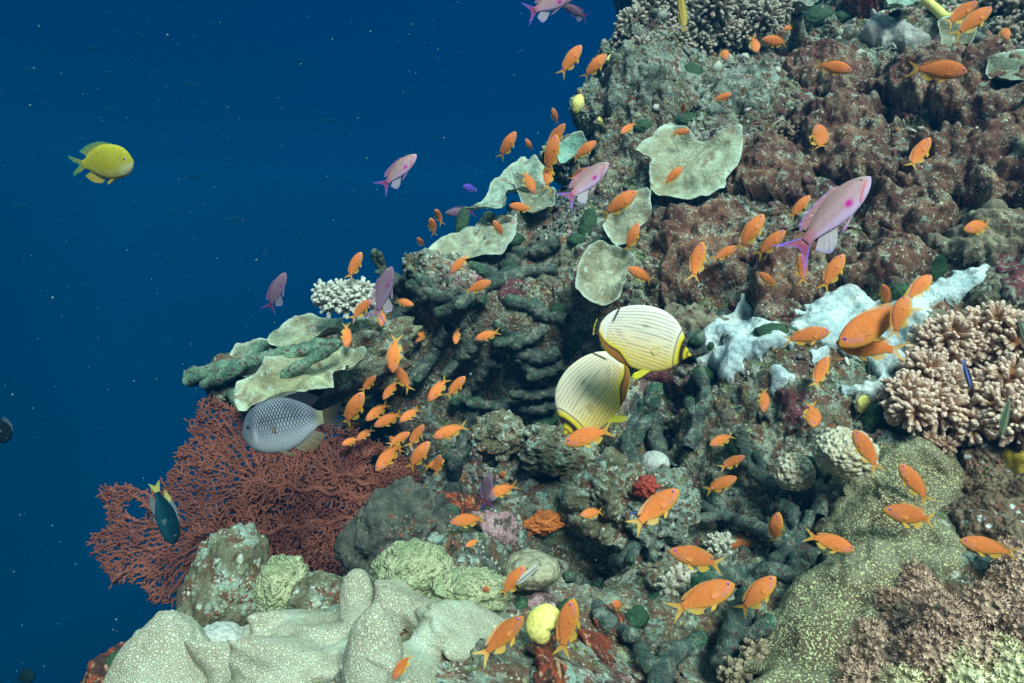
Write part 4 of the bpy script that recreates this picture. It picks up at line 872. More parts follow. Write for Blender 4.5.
# --- orange female anthias
AN_TOP = [(0,-.008),(.03,.03),(.09,.072),(.18,.112),(.3,.135),(.42,.135),(.55,.112),(.66,.078),(.74,.052),(.80,.045)]
AN_BOT = [(0,-.022),(.03,-.05),(.09,-.085),(.18,-.115),(.3,-.132),(.42,-.128),(.55,-.10),(.66,-.065),(.74,-.046),(.80,-.045)]
AN_WID = [(0,.012),(.04,.035),(.12,.058),(.25,.068),(.4,.062),(.55,.045),(.68,.024),(.80,.010)]
def anthias_species(deep=1.0, tint=1.0):
    OR, YE, BK = np.array((.88,.25,.06)), np.array((.90,.52,.06)), np.array((.74,.19,.06))
    def col(S, T, V):
        n = vnoise(V*60, 3); C = mixc(OR, BK, sstep(.3, 1, T)*.55)
        C = mixc(C, YE, sstep(-.35, -1, T)*.55); C = mixc(C, (.80,.42,.06), (sstep(.08, .0, S)*.6))
        st = np.exp(-((T+.05-(S-.06)*-3.0)/.16)**2)*(S > .07)*(S < .24); C = mixc(C, (.72,.28,.38), st*.6)
        C = mixc(C, (.82,.45,.25), np.exp(-((S-.24)/.012)**2)*(np.abs(T) < .6)*.35)
        return np.clip(C*(1+.13*n)[:, None]*tint, 0, 1)
    def fc(c1, c2): return lambda i, f: np.array(c1)*(1-f)+np.array(c2)*f
    Yt = (.80,.52,.05)
    fins = [dict(base=[(.79,.045),(.79,0),(.79,-.045)], outer=[(1.02,.155),(.96,.09),(.885,.02),(.875,0),(.885,-.02),(.96,-.09),(1.02,-.155)], col=lambda i, f: mixc((.78,.26,.04), Yt, f), nr=18),
      dict(base=[(.22,.118),(.4,.128),(.55,.105),(.68,.068)], outer=[(.27,.160),(.40,.180),(.56,.165),(.70,.135),(.78,.085)], col=fc((.72,.19,.04), (.78,.36,.06)), nr=18),
      dict(base=[(.50,-.112),(.58,-.09),(.67,-.06)], outer=[(.58,-.185),(.66,-.17),(.75,-.09)], col=fc((.80,.38,.05), Yt)),
      dict(base=[(.30,-.125),(.33,-.128),(.36,-.128)], outer=[(.40,-.20),(.46,-.205),(.44,-.16)], y=.02, out=(.02,0), col=fc((.82,.45,.05), Yt), nr=8),
      dict(base=[(.30,-.125),(.33,-.128),(.36,-.128)], outer=[(.40,-.20),(.46,-.205),(.44,-.16)], y=-.02, out=(-.02,0), col=fc((.82,.45,.05), Yt), nr=8),
      dict(base=[(.25,-.01),(.252,-.03),(.25,-.06)], outer=[(.35,-.01),(.385,-.05),(.35,-.08)], y=.064, out=(.018,0), col=fc((.86,.26,.055), (.88,.34,.07)), nr=8),
      dict(base=[(.25,-.01),(.252,-.03),(.25,-.06)], outer=[(.35,-.01),(.385,-.05),(.35,-.08)], y=-.064, out=(-.018,0), col=fc((.86,.26,.055), (.88,.34,.07)), nr=8)]
    sc = lambda t: [(a, b*deep) for a, b in t]
    return dict(top=sc(AN_TOP), bot=sc(AN_BOT), wid=AN_WID, end=.80, col=col, fins=fins, eye=(.088,.018,.027,(.34,.10,.50)))
# --- pink violet male anthias
def male_species(dark=0):
    def col(S, T, V):
        n = vnoise(V*60, 3); C = mixc((.58,.36,.42), (.38,.23,.22), sstep(.0, .8, T)*(1-dark)); C = mixc(C, (.80,.58,.90), sstep(-.1, -.8, T))
        C = mixc(C, (.50,.10,.18), sstep(.62, .8, S)*.75)
        st = np.exp(-((T+.0+(S-.07)*4.2)/.13)**2)*(S > .075)*(S < .25); C = mixc(C, (.80,.16,.12), st*.9)
        C = mixc(C, (.70,.01,.40), np.minimum(1, 1.8*np.exp(-(((S-.33)/.034)**2+((T+.28)/.17)**2))))
        C = mixc(C, (.62,.42,.70), sstep(.06, .0, S)*.7)
        if dark: C = mixc(C, (.07,.045,.10), dark*.85)
        return np.clip(C*(1+.12*n)[:, None], 0, 1)
    def ed(c1, c2, th=.86): return lambda i, f: np.array(c2) if f > th else np.array(c1)
    V_ = (.30,.16,.85); k = 1-dark*.6
    tailc = lambda i, f: np.array(V_)*k if (i < .14 or i > .86) or f > .93 else np.array((.50,.07,.17))*k
    fins = [dict(base=[(.79,.047),(.79,0),(.79,-.047)], outer=[(1.03,.20),(.95,.105),(.89,.03),(.88,0),(.89,-.03),(.95,-.105),(1.03,-.20)], col=tailc, nr=22),
      dict(base=[(.22,.118),(.4,.128),(.55,.108),(.68,.072)], outer=[(.27,.155),(.42,.172),(.58,.17),(.70,.15),(.76,.10)], col=ed(np.array((.52,.20,.26))*k, V_), nr=20),
      dict(base=[(.52,-.112),(.60,-.09),(.70,-.06)], outer=[(.64,-.21),(.74,-.22),(.80,-.11)], col=ed(np.array((.62,.55,.62))*k, (.45,.35,.8)), nr=12),
      dict(base=[(.33,-.125),(.36,-.128),(.39,-.128)], outer=[(.50,-.17),(.55,-.175),(.5,-.15)], y=.02, out=(.02,0), col=ed((.6,.3,.5), (.5,.3,.8)), nr=8),
      dict(base=[(.33,-.125),(.36,-.128),(.39,-.128)], outer=[(.50,-.17),(.55,-.175),(.5,-.15)], y=-.02, out=(-.02,0), col=ed((.6,.3,.5), (.5,.3,.8)), nr=8)]
    sc = lambda t: [(a, b*.98) for a, b in t]
    return dict(top=sc(AN_TOP), bot=sc(AN_BOT), wid=AN_WID, end=.80, col=col, fins=fins, eye=(.095,.025,.023,(.42,.34,.14)))
# --- striped oval butterflyfish
def butterfly_species(tint=(1,1,1)):
    top = [(0,-.045),(.03,-.022),(.06,.015),(.12,.13),(.2,.225),(.32,.295),(.46,.32),(.6,.305),(.74,.255),(.84,.185),(.90,.11),(.925,.055)]
    bot = [(0,-.062),(.03,-.080),(.06,-.11),(.14,-.20),(.25,-.27),(.4,-.305),(.55,-.30),(.7,-.265),(.82,-.20),(.89,-.12),(.925,-.055)]
    wid = [(0,.012),(.05,.032),(.14,.055),(.3,.068),(.5,.060),(.7,.040),(.85,.022),(.925,.012)]
    def col(S, T, V):
        x, z = S, V[:, 2]
        C = mixc((.94,.90,.72), (.98,.78,.20), sstep(.35, -.7, T))
        C = mixc(C, (.78,.80,.82), sstep(.25, .9, T)*.3)
        # body lines arc from behind the head to the tail
        g = (z+.30*(x-.50)**2-.02)/(1-.55*np.clip(x-.45, 0, 1))
        ph = g/.035; ln = np.exp(-((ph-np.round(ph))/.15)**2)*sstep(.17, .24, S)*sstep(.90, .84, S)*sstep(.97, .85, np.abs(T))
        C = mixc(C, (.36,.25,.30), ln*.8)
        C = mixc(C, (.84,.66,.03), sstep(.20, .14, S+.05*(T*T)))
        a = S+.035*T*T
        C = mixc(C, (.015,.015,.02), np.exp(-((a-.112)/.025)**4)); C = mixc(C, (.015,.015,.02), np.exp(-((a-.052)/.008)**4)*.8)
        C = mixc(C, (.88,.72,.03), np.exp(-((a-.150)/.012)**4)*.9); C = mixc(C, (.02,.02,.02), np.exp(-((a-.180)/.007)**4)*.75)
        C = mixc(C, (.75,.50,.04), sstep(.03, .0, S))
        C = mixc(C, (.88,.80,.04), sstep(.90, .985, np.abs(T))*sstep(.25, .5, S)*.8*(T < 0))
        d = np.exp(-(((S-.50)/.035)**2+((z-.12)/.012)**2)); C = mixc(C, (.05,.03,.03), d*.8)
        # dark bars near the tail and over the anal fin
        C = mixc(C, (.9,.9,.86), np.exp(-((a-.865)/.016)**2)); C = mixc(C, (.02,.02,.03), np.exp(-((S-.835+.05*T)/.012)**4)*sstep(.25, .5, T))
        b = -V[:, 2]-(.125+.60*np.abs(x-.52)**1.5*0+.0); lim = sstep(.50, .58, S)
        e = T+1-.42*sstep(.50, .72, S)                   # distance up from the belly edge
        C = mixc(C, (.42,.17,.03), lim*sstep(.03, -.03, e)); C = mixc(C, (.85,.75,.03), lim*np.exp(-((e-.05)/.05)**4)); C = mixc(C, (.03,.03,.03), lim*np.exp(-((e+.07)/.035)**4)); 
        C = mixc(C, (.86,.80,.05), lim*sstep(-.36, -.40, e-0)*1.0)
        return np.clip(C*np.array(tint), 0, 1)
    Y = (.86,.80,.04)
    fins = [dict(base=[(.915,.055),(.92,0),(.915,-.055)], outer=[(.975,.085),(.985,0),(.975,-.085)], col=lambda i, f: (.02,.02,.03) if .2 < f < .8 else Y, nr=12),
      dict(base=[(.33,-.27),(.38,-.285),(.42,-.29)], outer=[(.44,-.40),(.50,-.42),(.50,-.37)], y=.02, out=(.015,0), col=lambda i, f: (.90,.86,.03), nr=10),
      dict(base=[(.33,-.27),(.38,-.285),(.42,-.29)], outer=[(.43,-.38),(.48,-.40),(.50,-.35)], y=-.02, out=(-.015,0), col=lambda i, f: (.90,.86,.03), nr=10),
      dict(base=[(.30,-.03),(.30,-.07),(.31,-.11)], outer=[(.38,-.05),(.40,-.09),(.36,-.13)], y=.062, out=(.02,0), col=lambda i, f: (.86,.72,.32), nr=8),
      dict(base=[(.30,-.03),(.30,-.07),(.31,-.11)], outer=[(.38,-.05),(.40,-.09),(.36,-.13)], y=-.062, out=(-.02,0), col=lambda i, f: (.86,.72,.32), nr=8)]
    return dict(top=top, bot=bot, wid=wid, end=.925, col=col, fins=fins, eye=(.105,.02,.020,(.02,.02,.03)))
# --- damselfish family: same build, own colours
def damsel_species(colf, tailc, dorsc, analc, deep=1.0, eye=(.02,.02,.03), fork=.06, tl=.13, tx=1.02):
    top = [(0,-.01),(.02,.045),(.07,.125),(.16,.185),(.3,.215),(.45,.215),(.58,.175),(.7,.115),(.78,.065),(.83,.055)]
    bot = [(0,-.035),(.02,-.08),(.07,-.14),(.16,-.19),(.3,-.215),(.45,-.21),(.58,-.165),(.7,-.10),(.78,-.06),(.83,-.055)]
    wid = [(0,.02),(.05,.055),(.15,.085),(.3,.095),(.45,.085),(.6,.055),(.75,.025),(.83,.015)]
    sc = lambda t: [(a, b*deep) for a, b in t]
    fins = [dict(base=[(.82,.055*deep),(.82,0),(.82,-.055*deep)], outer=[(tx,tl),(tx-.04,tl*.5),(tx-.02-fork,0),(tx-.04,-tl*.5),(tx,-tl)], col=tailc, nr=16),
      dict(base=[(.2,.175*deep),(.4,.21*deep),(.58,.165*deep),(.72,.10*deep)], outer=[(.27,.225*deep),(.45,.26*deep),(.66,.235*deep),(.83,.165*deep)], col=dorsc, nr=18),
      dict(base=[(.48,-.195*deep),(.6,-.15*deep),(.72,-.09*deep)], outer=[(.58,-.245*deep),(.72,-.225*deep),(.84,-.14*deep)], col=analc, nr=12),
      dict(base=[(.27,-.165*deep),(.34,-.175*deep)], outer=[(.46,-.27*deep),(.48,-.24*deep)], y=.03, out=(.01,0), col=analc, nr=6),
      dict(base=[(.27,-.165*deep),(.34,-.175*deep)], outer=[(.46,-.27*deep),(.48,-.24*deep)], y=-.03, out=(-.01,0), col=analc, nr=6),
      dict(base=[(.29,-.01),(.29,-.05)], outer=[(.37,.0),(.37,-.08)], y=.09, out=(.008,0), col=analc, nr=6),
      dict(base=[(.29,-.01),(.29,-.05)], outer=[(.37,.0),(.37,-.08)], y=-.09, out=(-.008,0), col=analc, nr=6)]
    return dict(top=sc(top), bot=sc(bot), wid=wid, end=.83, col=colf, fins=fins, eye=(.10,.03,.030,eye))
def wrasse_species(c1, c2, c3):
    top = [(0,0),(.05,.035),(.15,.065),(.35,.078),(.55,.07),(.75,.05),(.86,.042)]
    bot = [(0,-.008),(.05,-.035),(.15,-.065),(.35,-.078),(.55,-.07),(.75,-.05),(.86,-.042)]
    wid = [(0,.012),(.1,.04),(.3,.05),(.6,.035),(.86,.012)]
    def col(S, T, V):
        C = mixc(c1, c2, np.exp(-((T-.1)/.38)**2)*0+sstep(.25, .05, np.abs(T-.15))); return mixc(C, c3, sstep(.7, .95, T)*.8)
    fins = [dict(base=[(.85,.042),(.85,-.042)], outer=[(1.0,.075),(1.0,-.075)], col=lambda i, f: mixc(c1, c2, f), nr=8),
      dict(base=[(.22,.07),(.5,.07),(.78,.045)], outer=[(.26,.105),(.55,.115),(.84,.08)], col=lambda i, f: c3, nr=12),
      dict(base=[(.5,-.07),(.78,-.045)], outer=[(.55,-.11),(.84,-.08)], col=lambda i, f: c2, nr=8)]
    return dict(top=top, bot=bot, wid=wid, end=.86, col=col, fins=fins, eye=(.08,.015,.014,(.1,.1,.12)))

def clone(src):
    r = src.copy(); COL.objects.link(r)
    for ch in list(src.children):
        c = ch.copy(); COL.objects.link(c); c.parent = r
        for g in list(ch.children):
            d = g.copy(); COL.objects.link(d); d.parent = c
    return r
USED = set()
bpy.context.view_layer.update(); DG = bpy.context.evaluated_depsgraph_get()
def clear_depth(px, py):
    o = Vector((0, 0, 0)); d = Vector(pix(px, py, 1)).normalized()
    for _ in range(3):
        h_ = S.ray_cast(DG, o, d)
        if not h_[0]: return None
        if h_[4].name != 'haze': return h_[1].y
        o = h_[1]+d*.001
    return None
def swim(protos, k, head, tail, real, label, cat='fish', group=None, yaw=0, roll=0, depth=None, flip=False, clear=.05):
    """put a fish between two seen points; its distance follows from its real length, but it stays in front of the reef"""
    hx, hy = head; tx, ty = tail; L = math.hypot(hx-tx, hy-ty); cy = math.cos(math.radians(yaw))
    mx, my = (hx+tx)/2, (hy+ty)/2
    if depth is None:
        depth = real*FPX*cy/L
        lim = 1e9
        for q in ((mx, my), head, tail):
            y_ = clear_depth(*q)
            if y_ is not None: lim = min(lim, y_-clear*.6-real*.12)
        depth = min(depth, lim, 2.3)
    P = pix(mx, my, depth); view = unit(P)
    dz = depth/FPX; r = np.array(((hx-tx)*dz, 0, -(hy-ty)*dz)); r = r-view*(r@view)*0
    size = np.linalg.norm(r)/cy
    fwd = unit(unit(r)*cy-view*math.sin(math.radians(yaw)))
    side = unit(np.cross(view, r))          # in-plane perpendicular
    upc = side if side[2] > 0 else -side
    if flip: upc = -upc
    a = math.radians(roll); up = unit(upc*math.cos(a)+unit(np.cross(fwd, upc))*math.sin(a)); up = unit(up-fwd*(up@fwd)); y = np.cross(up, fwd)
    src = protos[k % len(protos)]
    o = clone(src) if src.name in USED else src
    USED.add(src.name)
    M = Matrix(((fwd[0], y[0], up[0], P[0]), (fwd[1], y[1], up[1], P[1]), (fwd[2], y[2], up[2], P[2]), (0, 0, 0, 1)))
    o.matrix_world = M @ Matrix.Scale(size, 4)
    if len(label.split()) > 16: print('LONG', label)
    return tag(o, label, cat, group)

FEM = [fish_mesh('orange_anthias', anthias_species(1.16), b) for b in (-.45, -.15, .2, .5)]+[fish_mesh('orange_anthias', anthias_species(1.22, .95), .1), fish_mesh('orange_anthias', anthias_species(1.06, .78), -.3), fish_mesh('orange_anthias', anthias_species(1.15, .88), .35)]
# head, tail, yaw, roll, where it is
FISH = [
 ((581,45),(560,76),0,0,'in open water, highest of all beside the reef edge'),
 ((606,54),(583,79),0,0,'just off the reef edge above the round yellow sponge'),
 ((515,132),(499,160),10,0,'in open water, alone in front of the blue beside the jutting teal plate'),
 ((526,139),(533,151),20,0,'tiny one between the lone fish and the reef edge pair'),
 ((553,109),(557,124),30,0,'tiny one just above the reef edge pair'),
 ((564,124),(546,152),10,0,'farther back of the overlapping pair off the reef edge'),
 ((556,136),(547,174),15,0,'nearer yellow faced one of the overlapping pair off the reef edge'),
 ((549,162),(547,188),-35,0,'narrow tail below the overlapping pair at the edge'),
 ((596,141),(572,160),0,0,'before the small teal plate'),
 ((587,168),(568,182),0,0,'peeking out behind the big pink fish on the slope'),
 ((361,252),(348,280),10,0,'in open water above the white branching coral'),
 ((371,299),(350,321),5,0,'right beside the white branching coral'),
 ((347,348),(346,321),15,0,'head down just below the white branching coral'),
 ((414,305),(392,299),10,0,'beyond the pink fish, above the slender finger coral'),
 ((382,327),(381,306),25,0,'head down under the tail of the pink fish'),
 ((392,373),(397,332),0,0,'long one head down above the orange school'),
 ((416,341),(426,330),50,0,'tiny one facing out over the finger corals'),
 ((418,238),(424,248),50,0,'tiny one at the very tip of the lower jutting plate'),
 ((431,219),(434,234),50,0,'tiny one in open water, middle of a tiny trio'),
 ((436,210),(441,222),50,0,'tiny one in open water, top of a tiny trio'),
 ((535,194),(522,168),5,0,'head down across the rim of the teal tinted plate'),
 ((509,205),(535,210),0,0,'level below the teal tinted plate'),
 ((494,221),(504,238),30,0,'small dark one against the lower jutting plate'),
 ((450,273),(470,253),5,0,'head down over the rim of the lower jutting plate'),
 ((491,281),(464,293),10,0,'plump one over the dark rubble below the plates'),
 ((636,191),(601,218),5,0,'yellow faced one below the big pink fish on the slope'),
 ((638,223),(626,253),5,0,'over the half hidden tan plate'),
 ((628,267),(656,284),10,0,'beside the rim of the rounded tan plate'),
 ((475,339),(501,331),5,0,'level over the finger corals, high in the bundle'),
 ((690,131),(670,133),10,0,'on the upper part of the ragged pale plate'),
 ((682,167),(663,186),10,0,'in the middle of the ragged pale plate'),
 ((763,214),(738,252),0,0,'upright beside the tail of the largest pink fish'),
 ((784,231),(756,257),10,0,'touching the tail tip of the largest pink fish'),
 ((702,242),(692,284),5,0,'upright over brown coral below the ragged plate'),
 ((736,247),(712,260),15,0,'small level one between two upright ones over brown coral'),
 ((759,272),(779,289),15,0,'small one under the upright fish by the pink tail'),
 ((809,196),(790,218),10,0,'tucked behind the back of the largest pink fish'),
 ((801,254),(803,284),20,0,'thin one hanging below the pink tail fin'),
 ((818,122),(822,158),-40,0,'head on and upright over the upper brown coral'),
 ((929,138),(907,173),5,0,'rising over the brown coral beyond the largest pink fish'),
 ((961,230),(997,223),25,0,'yellow faced one near the frame edge above the blue sponge'),
 ((843,254),(822,291),0,0,'plump one just above the large blue sponge sheet'),
 ((932,273),(905,303),-20,0,'facing out at the top of the large blue sponge sheet'),
 ((851,70),(814,64),5,0,'level one against the dark maroon coral near the top'),
 ((966,71),(910,69),5,0,'long level one against the darkest brown mound'),
 ((762,39),(792,44),5,0,'under the outer end of the big branching coral bush'),
 ((783,29),(795,27),40,0,'tiny one beside the end of the branching bush'),
 ((976,2),(942,28),5,0,'nearer of the overlapping pair in the top corner'),
 ((990,8),(955,36),5,0,'farther of the overlapping pair in the top corner'),
 ((1008,40),(1000,22),40,0,'small one in the hole of the top corner'),
 ((727,61),(721,44),45,0,'small one in the shade under the branching bush'),
 ((757,53),(753,38),55,0,'tiny yellowish one under the branching bush'),
 ((731,94),(713,100),15,0,'small one on the pale green lumpy coral'),
 ((684,104),(683,114),45,0,'tiny one above the ragged plate beside the algae'),
 ((620,134),(636,122),20,0,'dim one in the shade beside the ragged plate'),
 ((455,344),(458,329),40,0,'small one wedged between two finger corals'),
 ((396,366),(410,391),25,0,'with raised yellow tail just under the long head down one'),
 ((428,401),(449,376),5,0,'head down, first of a slanting pair above the school'),
 ((465,376),(446,398),10,0,'head up, second of a slanting pair above the school'),
 ((376,375),(361,392),15,0,'topmost of the school over the sea fan'),
 ((363,391),(343,430),15,0,'yellow bellied one at the outer end of the school'),
 ((366,420),(390,402),10,0,'second row of the school, head down'),
 ((374,426),(404,412),5,0,'centre of the school, level with yellow belly'),
 ((400,421),(421,407),20,0,'small one tucked behind the centre of the school'),
 ((433,437),(468,425),0,0,'innermost of the school, level across the hanging finger'),
 ((424,424),(408,448),10,0,'dim one at the back of the school'),
 ((429,441),(407,472),5,0,'lowest large one of the school, head up'),
 ((376,470),(402,441),10,0,'lowest one of the school over the fan, head down'),
 ((390,436),(402,453),30,0,'bent one just above the lowest of the school'),
 ((347,427),(366,424),30,0,'small dim one below the outer end of the school'),
 ((343,444),(359,438),35,0,'smallest yellowish one over the sea fan'),
 ((440,454),(436,476),25,0,'dim upright one beside the hanging finger coral'),
 ((487,496),(519,484),5,0,'at the mouth of the dark hollow, yellow tail raised'),
 ((505,471),(497,483),40,0,'dim one right behind the fish at the hollow mouth'),
 ((450,522),(487,518),0,0,'level on the ledge beside the mauve crust'),
 ((564,443),(617,428),0,0,'beneath the snout of the darker striped fish'),
 ((709,445),(736,434),10,0,'small one between striped fish and blue sponge strip'),
 ((744,456),(719,469),15,0,'yellow faced one beside the dark green algae lump'),
 ((736,477),(704,492),10,0,'dull one just under the yellow faced one by the algae lump'),
 ((764,412),(764,384),20,0,'thin one head down beside the maroon crust'),
 ((829,331),(783,341),5,0,'level one crossing the outer part of the large blue sheet'),
 ((827,356),(813,391),0,0,'upright one over the narrow blue sponge strip'),
 ((814,426),(811,404),60,0,'thin one head down against maroon crust'),
 ((835,341),(907,352),5,0,'lower large one of the cluster on the blue sheet'),
 ((838,345),(915,300),0,0,'largest one of the cluster, overlapping its neighbours on the blue sheet'),
 ((906,294),(894,338),-25,0,'nearest of the cluster, facing out with dark spread fins'),
 ((883,284),(888,306),40,0,'small narrow one rising behind the cluster'),
 ((678,489),(629,531),0,0,'big one alone in the middle, head up past the round grey sponge'),
 ((580,515),(605,511),30,0,'small one facing out beyond the orange sponge patch'),
 ((669,550),(729,568),0,0,'level across the upper cream coral tuft'),
 ((734,583),(669,613),0,0,'large one low between dark finger corals, yellow tail spread'),
 ((775,576),(736,616),0,0,'beside the polyp coral, lower of two near it'),
 ((778,511),(773,550),20,0,'narrow upright one before the thick dark fingers'),
 ((611,601),(628,612),40,0,'tiny one with raised yellow tail on the rust sponge'),
 ((573,597),(561,657),10,0,'upright one right beside the yellow kidney shaped sponge'),
 ((523,616),(479,660),0,0,'rising just outside the yellow kidney shaped sponge'),
 ((525,566),(499,599),5,0,'with a black and white cleaner along its back'),
 ((487,585),(484,599),50,0,'tiny one over the broad tan leather coral'),
 ((394,677),(411,654),20,0,'head down over the broad tan leather coral'),
 ((856,432),(878,471),-20,0,'seen from behind and above on the cream ribbed ball'),
 ((902,466),(928,502),-20,0,'twisting one over the raised polyp coral rim'),
 ((883,509),(944,523),0,0,'level one across the lower side of the polyp rim'),
 ((853,549),(806,535),5,0,'on the polyp coral, facing the corner, tail by the fingers'),
 ((964,541),(1012,553),-15,0,'dusky yellow bellied one facing out near the corner'),
 ((383,399),(398,380),15,0,'between the topmost of the school and the slanting pair'),
 ((410,432),(388,446),10,0,'squeezed behind the lowest large one of the school'),
 ((445,460),(424,468),20,0,'just inside the lowest large one, against the hanging finger coral'),
 ((356,440),(374,428),15,0,'low in the school, right behind the small dim one'),
 ((466,546),(478,540),40,0,'dim tiny one under the ledge fish'),
]
for i, (h_, t_, yw, rl, where) in enumerate(FISH):
    L = math.hypot(h_[0]-t_[0], h_[1]-t_[1])
    sz = 'small ' if L < 26 and not where.startswith(('small','tiny')) else ''
    dp = {'nearest':.98, 'beneath':1.02, 'largest one of':1.02, 'lower large':1.06, 'seen from':1.07, 'with a black':.97}; dpt = next((v for q_, v in dp.items() if where.startswith(q_)), None)
    k = 4 if L > 70 or 'plump' in where or 'seen from behind' in where else (0,1,5,2,3,6)[(i*7+3) % 6]
    swim(FEM, k, h_, t_, .088*(1.1 if L > 55 else 1.0 if L > 30 else .8), sz+'orange fish '+where, 'fish', 'orange reef fish schooling over the slope', yaw=yw, roll=rl, depth=dpt)
MALE = [fish_mesh('pink_anthias', male_species(0), b, (64, 40)) for b in (.12, -.35)]
DM = [fish_mesh('dusky_anthias', male_species(.9), b, (50, 30)) for b in (.2, -.3)]
G = 'pink violet reef fish'
swim(MALE, 0, (869,176), (790,258), .135, 'largest pink violet fish with magenta spot and red forked tail, over the brown corals', group=G)
swim(MALE, 1, (608,162), (560,206), .125, 'pink fish with red violet edged tail, on the slope below the round yellow sponge', group=G)
swim(MALE, 0, (416,154), (379,190), .12, 'violet fish alone in open water between reef and golden fish', group=G)
swim(DM, 0, (285,272), (267,313), .12, 'dusky violet fish in open water outside the white branching coral', group=G, depth=1.65)
swim(DM, 1, (391,266), (374,323), .12, 'dusky violet fish upright just beside the white branching coral', group=G, depth=1.55)
swim(DM, 0, (445,213), (477,211), .11, 'violet fish lying level behind the teal tinted plate tip', group=G, depth=2.35)
swim(MALE, 1, (576,-8), (521,16), .125, 'pink violet fish cut off by the top edge', group=G)
swim(DM, 1, (488,472), (487,507), .10, 'dark maroon fish upright in the shade of the hollow mouth', group=G, yaw=30)
BF = [fish_mesh('striped_butterflyfish', butterfly_species(t_), b, (170, 150)) for b, t_ in ((.06, (1,1,1)), (-.06, (.95,.90,.76)))]
swim(BF, 0, (692,350), (592,326), .15, 'brighter cream and yellow striped oval fish, the nearer one overlapping its mate', 'butterflyfish', 'striped oval yellow fish pair', yaw=3, depth=1.03)
swim(BF, 1, (560,431), (626,350), .15, 'darker striped oval yellow fish with head down, partly behind its mate', 'butterflyfish', 'striped oval yellow fish pair', yaw=3, depth=1.16)
def gold(S, T, V):
    C = mixc((.46,.45,.03), (.52,.52,.14), sstep(-.2, -.9, T)); C = mixc(C, (.62,.66,.36), sstep(.30, .08, S)*sstep(.1, -.6, T)); return np.clip(C*(1+.12*vnoise(V*50, 5))[:, None], 0, 1)
gt = lambda i, f: mixc((.50,.46,.02), (.10,.40,.16), f)
ga = lambda i, f: (.72,.55,.02)
swim([fish_mesh('golden_damselfish', damsel_species(gold, gt, gt, ga, 1.24, (.3,.3,.45), fork=.14, tl=.17, tx=1.06), .12, (60, 40))], 0, (133,160), (70,166), .115, 'golden yellow fish swimming alone in open water', 'damselfish', depth=1.35)
def grey(S, T, V):
    C = mixc((.03,.045,.075), (.32,.36,.40), sstep(.25, -.8, T)); a = np.arcsin(np.clip(T, -1, 1))
    q = np.cos((S**.85)*2*np.pi*33)*np.cos(a*2*np.pi*3.6+0); sc_ = sstep(-.1, .7, q)*sstep(.10, .2, S)*sstep(.83, .7, S)
    C = mixc(C, (.60,.66,.74), sc_*sstep(-.95, -.3, T)*(.55+.25*vnoise(V*12, 8))); C = mixc(C, (.13,.17,.20), sstep(.18, .05, S)*.8); C = mixc(C, (.42,.48,.52), np.exp(-(((S-.16)/.02)**2+((T+.25)/.3)**2))*.8)
    C = mixc(C, (.25,.25,.14), sstep(.72, .83, S)); return np.clip(C, 0, 1)
swim([fish_mesh('grey_damselfish', damsel_species(grey, lambda i, f: mixc((.10,.09,.05), (.012,.012,.015), f), lambda i, f: (.015,.02,.03), lambda i, f: mixc((.30,.28,.2), (.14,.11,.05), f), 1.22, (.02,.05,.07), fork=.05, tl=.12, tx=1.06), .1, (240, 150))], 0, (242,432), (342,414), .16, 'grey fish with net of white scales hovering over the sea fan', 'damselfish', depth=1.22)
def teal(S, T, V): return np.clip(mixc((.003,.022,.035), (.008,.055,.075), sstep(.3, -.8, T))*(1+.2*vnoise(V*50, 5))[:, None], 0, 1)
swim([fish_mesh('teal_damselfish', damsel_species(teal, lambda i, f: (.42,.40,.03), lambda i, f: (.02,.09,.12) if i < .7 else (.4,.38,.03), lambda i, f: (.02,.07,.09), .62, (.01,.03,.04), tl=.08), .15, (50, 30))], 0, (175,543), (153,480), .10, 'dark teal fish with yellow tail, head down before the sea fan', 'damselfish', depth=1.3, yaw=15)
swim([fish_mesh('dark_damselfish', damsel_species(lambda S, T, V: np.ones((len(S), 1))*np.array((.004,.010,.012)), lambda i, f: (.01,.03,.04), lambda i, f: (.01,.03,.04), lambda i, f: (.02,.04,.04)), .1)], 0, (7,443), (-6,412), .10, 'dark fish cut off by the frame edge in open water', 'damselfish', depth=1.8, yaw=20)
swim([fish_mesh('dark_damselfish', damsel_species(lambda S, T, V: np.ones((len(S), 1))*np.array((.006,.025,.03)), lambda i, f: (.01,.02,.03), lambda i, f: (.01,.02,.03), lambda i, f: (.02,.04,.04)), .1)], 0, (36,674), (12,682), .10, 'dark fish with a bright glint at the bottom edge in open water', 'damselfish', depth=1.5, yaw=45)
swim([fish_mesh('violet_damselfish', damsel_species(lambda S, T, V: np.ones((len(S), 1))*np.array((.10,.07,.50)), lambda i, f: (.2,.2,.6), lambda i, f: (.08,.06,.4), lambda i, f: (.12,.1,.5)), .1)], 0, (463,186), (477,190), .05, 'tiny blue violet fish in open water above the teal tinted plate', 'damselfish', depth=2.0, yaw=10)
swim([fish_mesh('dark_anthias', male_species(.95), .3)], 0, (563,5), (590,19), .09, 'small dark fish with cyan fin and red tail near the top edge', 'fish', depth=1.9)
W1 = fish_mesh('cleaner_wrasse', wrasse_species((.02,.03,.10), (.20,.32,.85), (.01,.01,.03)), .2)
W2 = fish_mesh('cleaner_wrasse', wrasse_species((.60,.62,.58), (.01,.01,.015), (.75,.76,.70)), .15)
W3 = fish_mesh('striped_wrasse', wrasse_species((.16,.22,.12), (.02,.025,.03), (.25,.35,.25)), .15)
G = 'slim cleaner fish'
swim([W2], 0, (516,585), (542,563), .06, 'black and white cleaner fish along the back of an orange one', 'wrasse', G, depth=.96)
swim([W1], 0, (971,388), (963,360), .06, 'slim dark blue cleaner fish among the pinkish tan coral', 'wrasse', G, yaw=15)
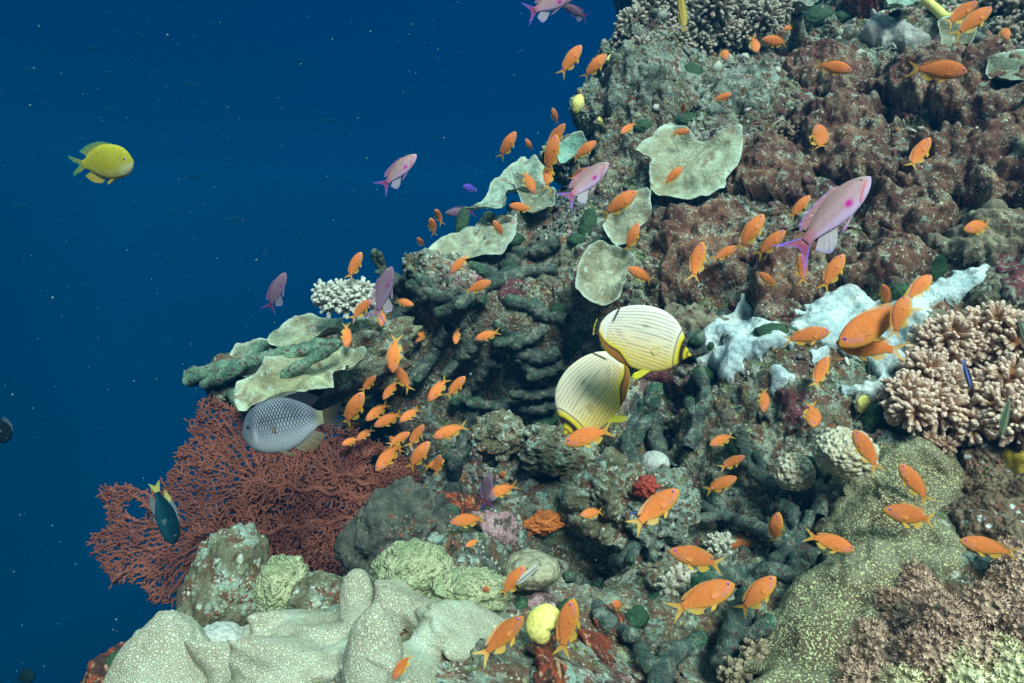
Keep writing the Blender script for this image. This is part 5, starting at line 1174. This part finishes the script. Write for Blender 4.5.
swim([W1], 0, (628,514), (642,511), .04, 'tiny blue white cleaner fish beside the big middle orange fish', 'wrasse', G)
swim([W3], 0, (1001,436), (1010,398), .07, 'olive black striped slim fish under the pinkish tan coral', 'wrasse', 'striped slim fish at the frame edge', yaw=10)
swim([W3], 0, (1028,350), (1018,316), .07, 'olive black striped slim fish cut by the frame edge above its twin', 'wrasse', 'striped slim fish at the frame edge', yaw=10)
swim([fish_mesh('yellow_trumpetfish', wrasse_species((.55,.42,.08), (.35,.25,.06), (.62,.5,.1)), .35)], 0, (679,-8), (685,34), .12, 'slender mustard fish tail down before the branching coral bush', 'fish', depth=2.0, yaw=10)
# distant fish, the fade of hazy water painted into their body colour
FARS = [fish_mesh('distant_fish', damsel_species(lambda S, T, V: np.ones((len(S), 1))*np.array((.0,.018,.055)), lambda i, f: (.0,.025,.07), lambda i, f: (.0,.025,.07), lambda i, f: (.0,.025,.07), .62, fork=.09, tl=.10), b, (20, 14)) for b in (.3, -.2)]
rnd = random.Random(12)
for i, (x, y, l, a) in enumerate([(105,73,16,5),(138,34,13,0),(92,48,15,8),(136,62,9,15),(33,70,20,3),(103,73,9,10),(36,92,10,5),(123,128,12,-18),(80,139,14,5),(166,137,11,15),(176,143,12,20),(190,83,14,0),(205,104,13,8),(107,110,13,15),(175,210,16,12),(234,219,15,5),(228,160,12,10),(152,73,10,30),(196,176,17,4),(268,250,14,50),(300,236,12,60),(72,418,13,35),(96,431,12,40),(235,220,18,2),(60,150,12,10),(20,205,15,5),(160,255,13,12),(330,120,12,5),(60,330,13,25),(300,60,12,6)]):
    dx, dy = l/2*math.cos(math.radians(a)), -l/2*math.sin(math.radians(a))
    s_ = 1 if rnd.random() < .5 else -1
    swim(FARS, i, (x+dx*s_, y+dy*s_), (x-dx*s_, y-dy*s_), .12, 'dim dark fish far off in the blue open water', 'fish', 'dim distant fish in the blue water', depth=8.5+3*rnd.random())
# drifting specks
def snow():
    rng = np.random.RandomState(21); n = 1100
    Y = .45+3.2*rng.rand(n)**1.1; X = (rng.rand(n)*1.7-.85)*Y; Z = (rng.rand(n)*1.2-.6)*Y
    B, F = ico(1); r = (.0003+.0008*rng.rand(n)**3)*(.35+.6*Y)
    keep = np.array([ (BV.ray_cast(Vector((0,0,0)), Vector((x,y,z)).normalized())[0] is None) or rng.rand() < .35 for x, y, z in zip(X, Y, Z)])
    P = np.stack([X, Y, Z], 1)[keep]; r = r[keep]; n = len(P)
    V = B[None]*r[:, None, None]*(1+.5*rng.rand(n, 1, 3))+P[:, None]; F = np.array(F)[None]+np.arange(n)[:, None, None]*len(B)
    o = mesh('drifting_plankton', V.reshape(-1, 3), F.reshape(-1, 3), plain('plankton', (.12,.24,.26), .8), loc=(0, 0, 0)); tag(o, 'fine pale plankton specks drifting in the water', 'plankton', kind='stuff')
snow()
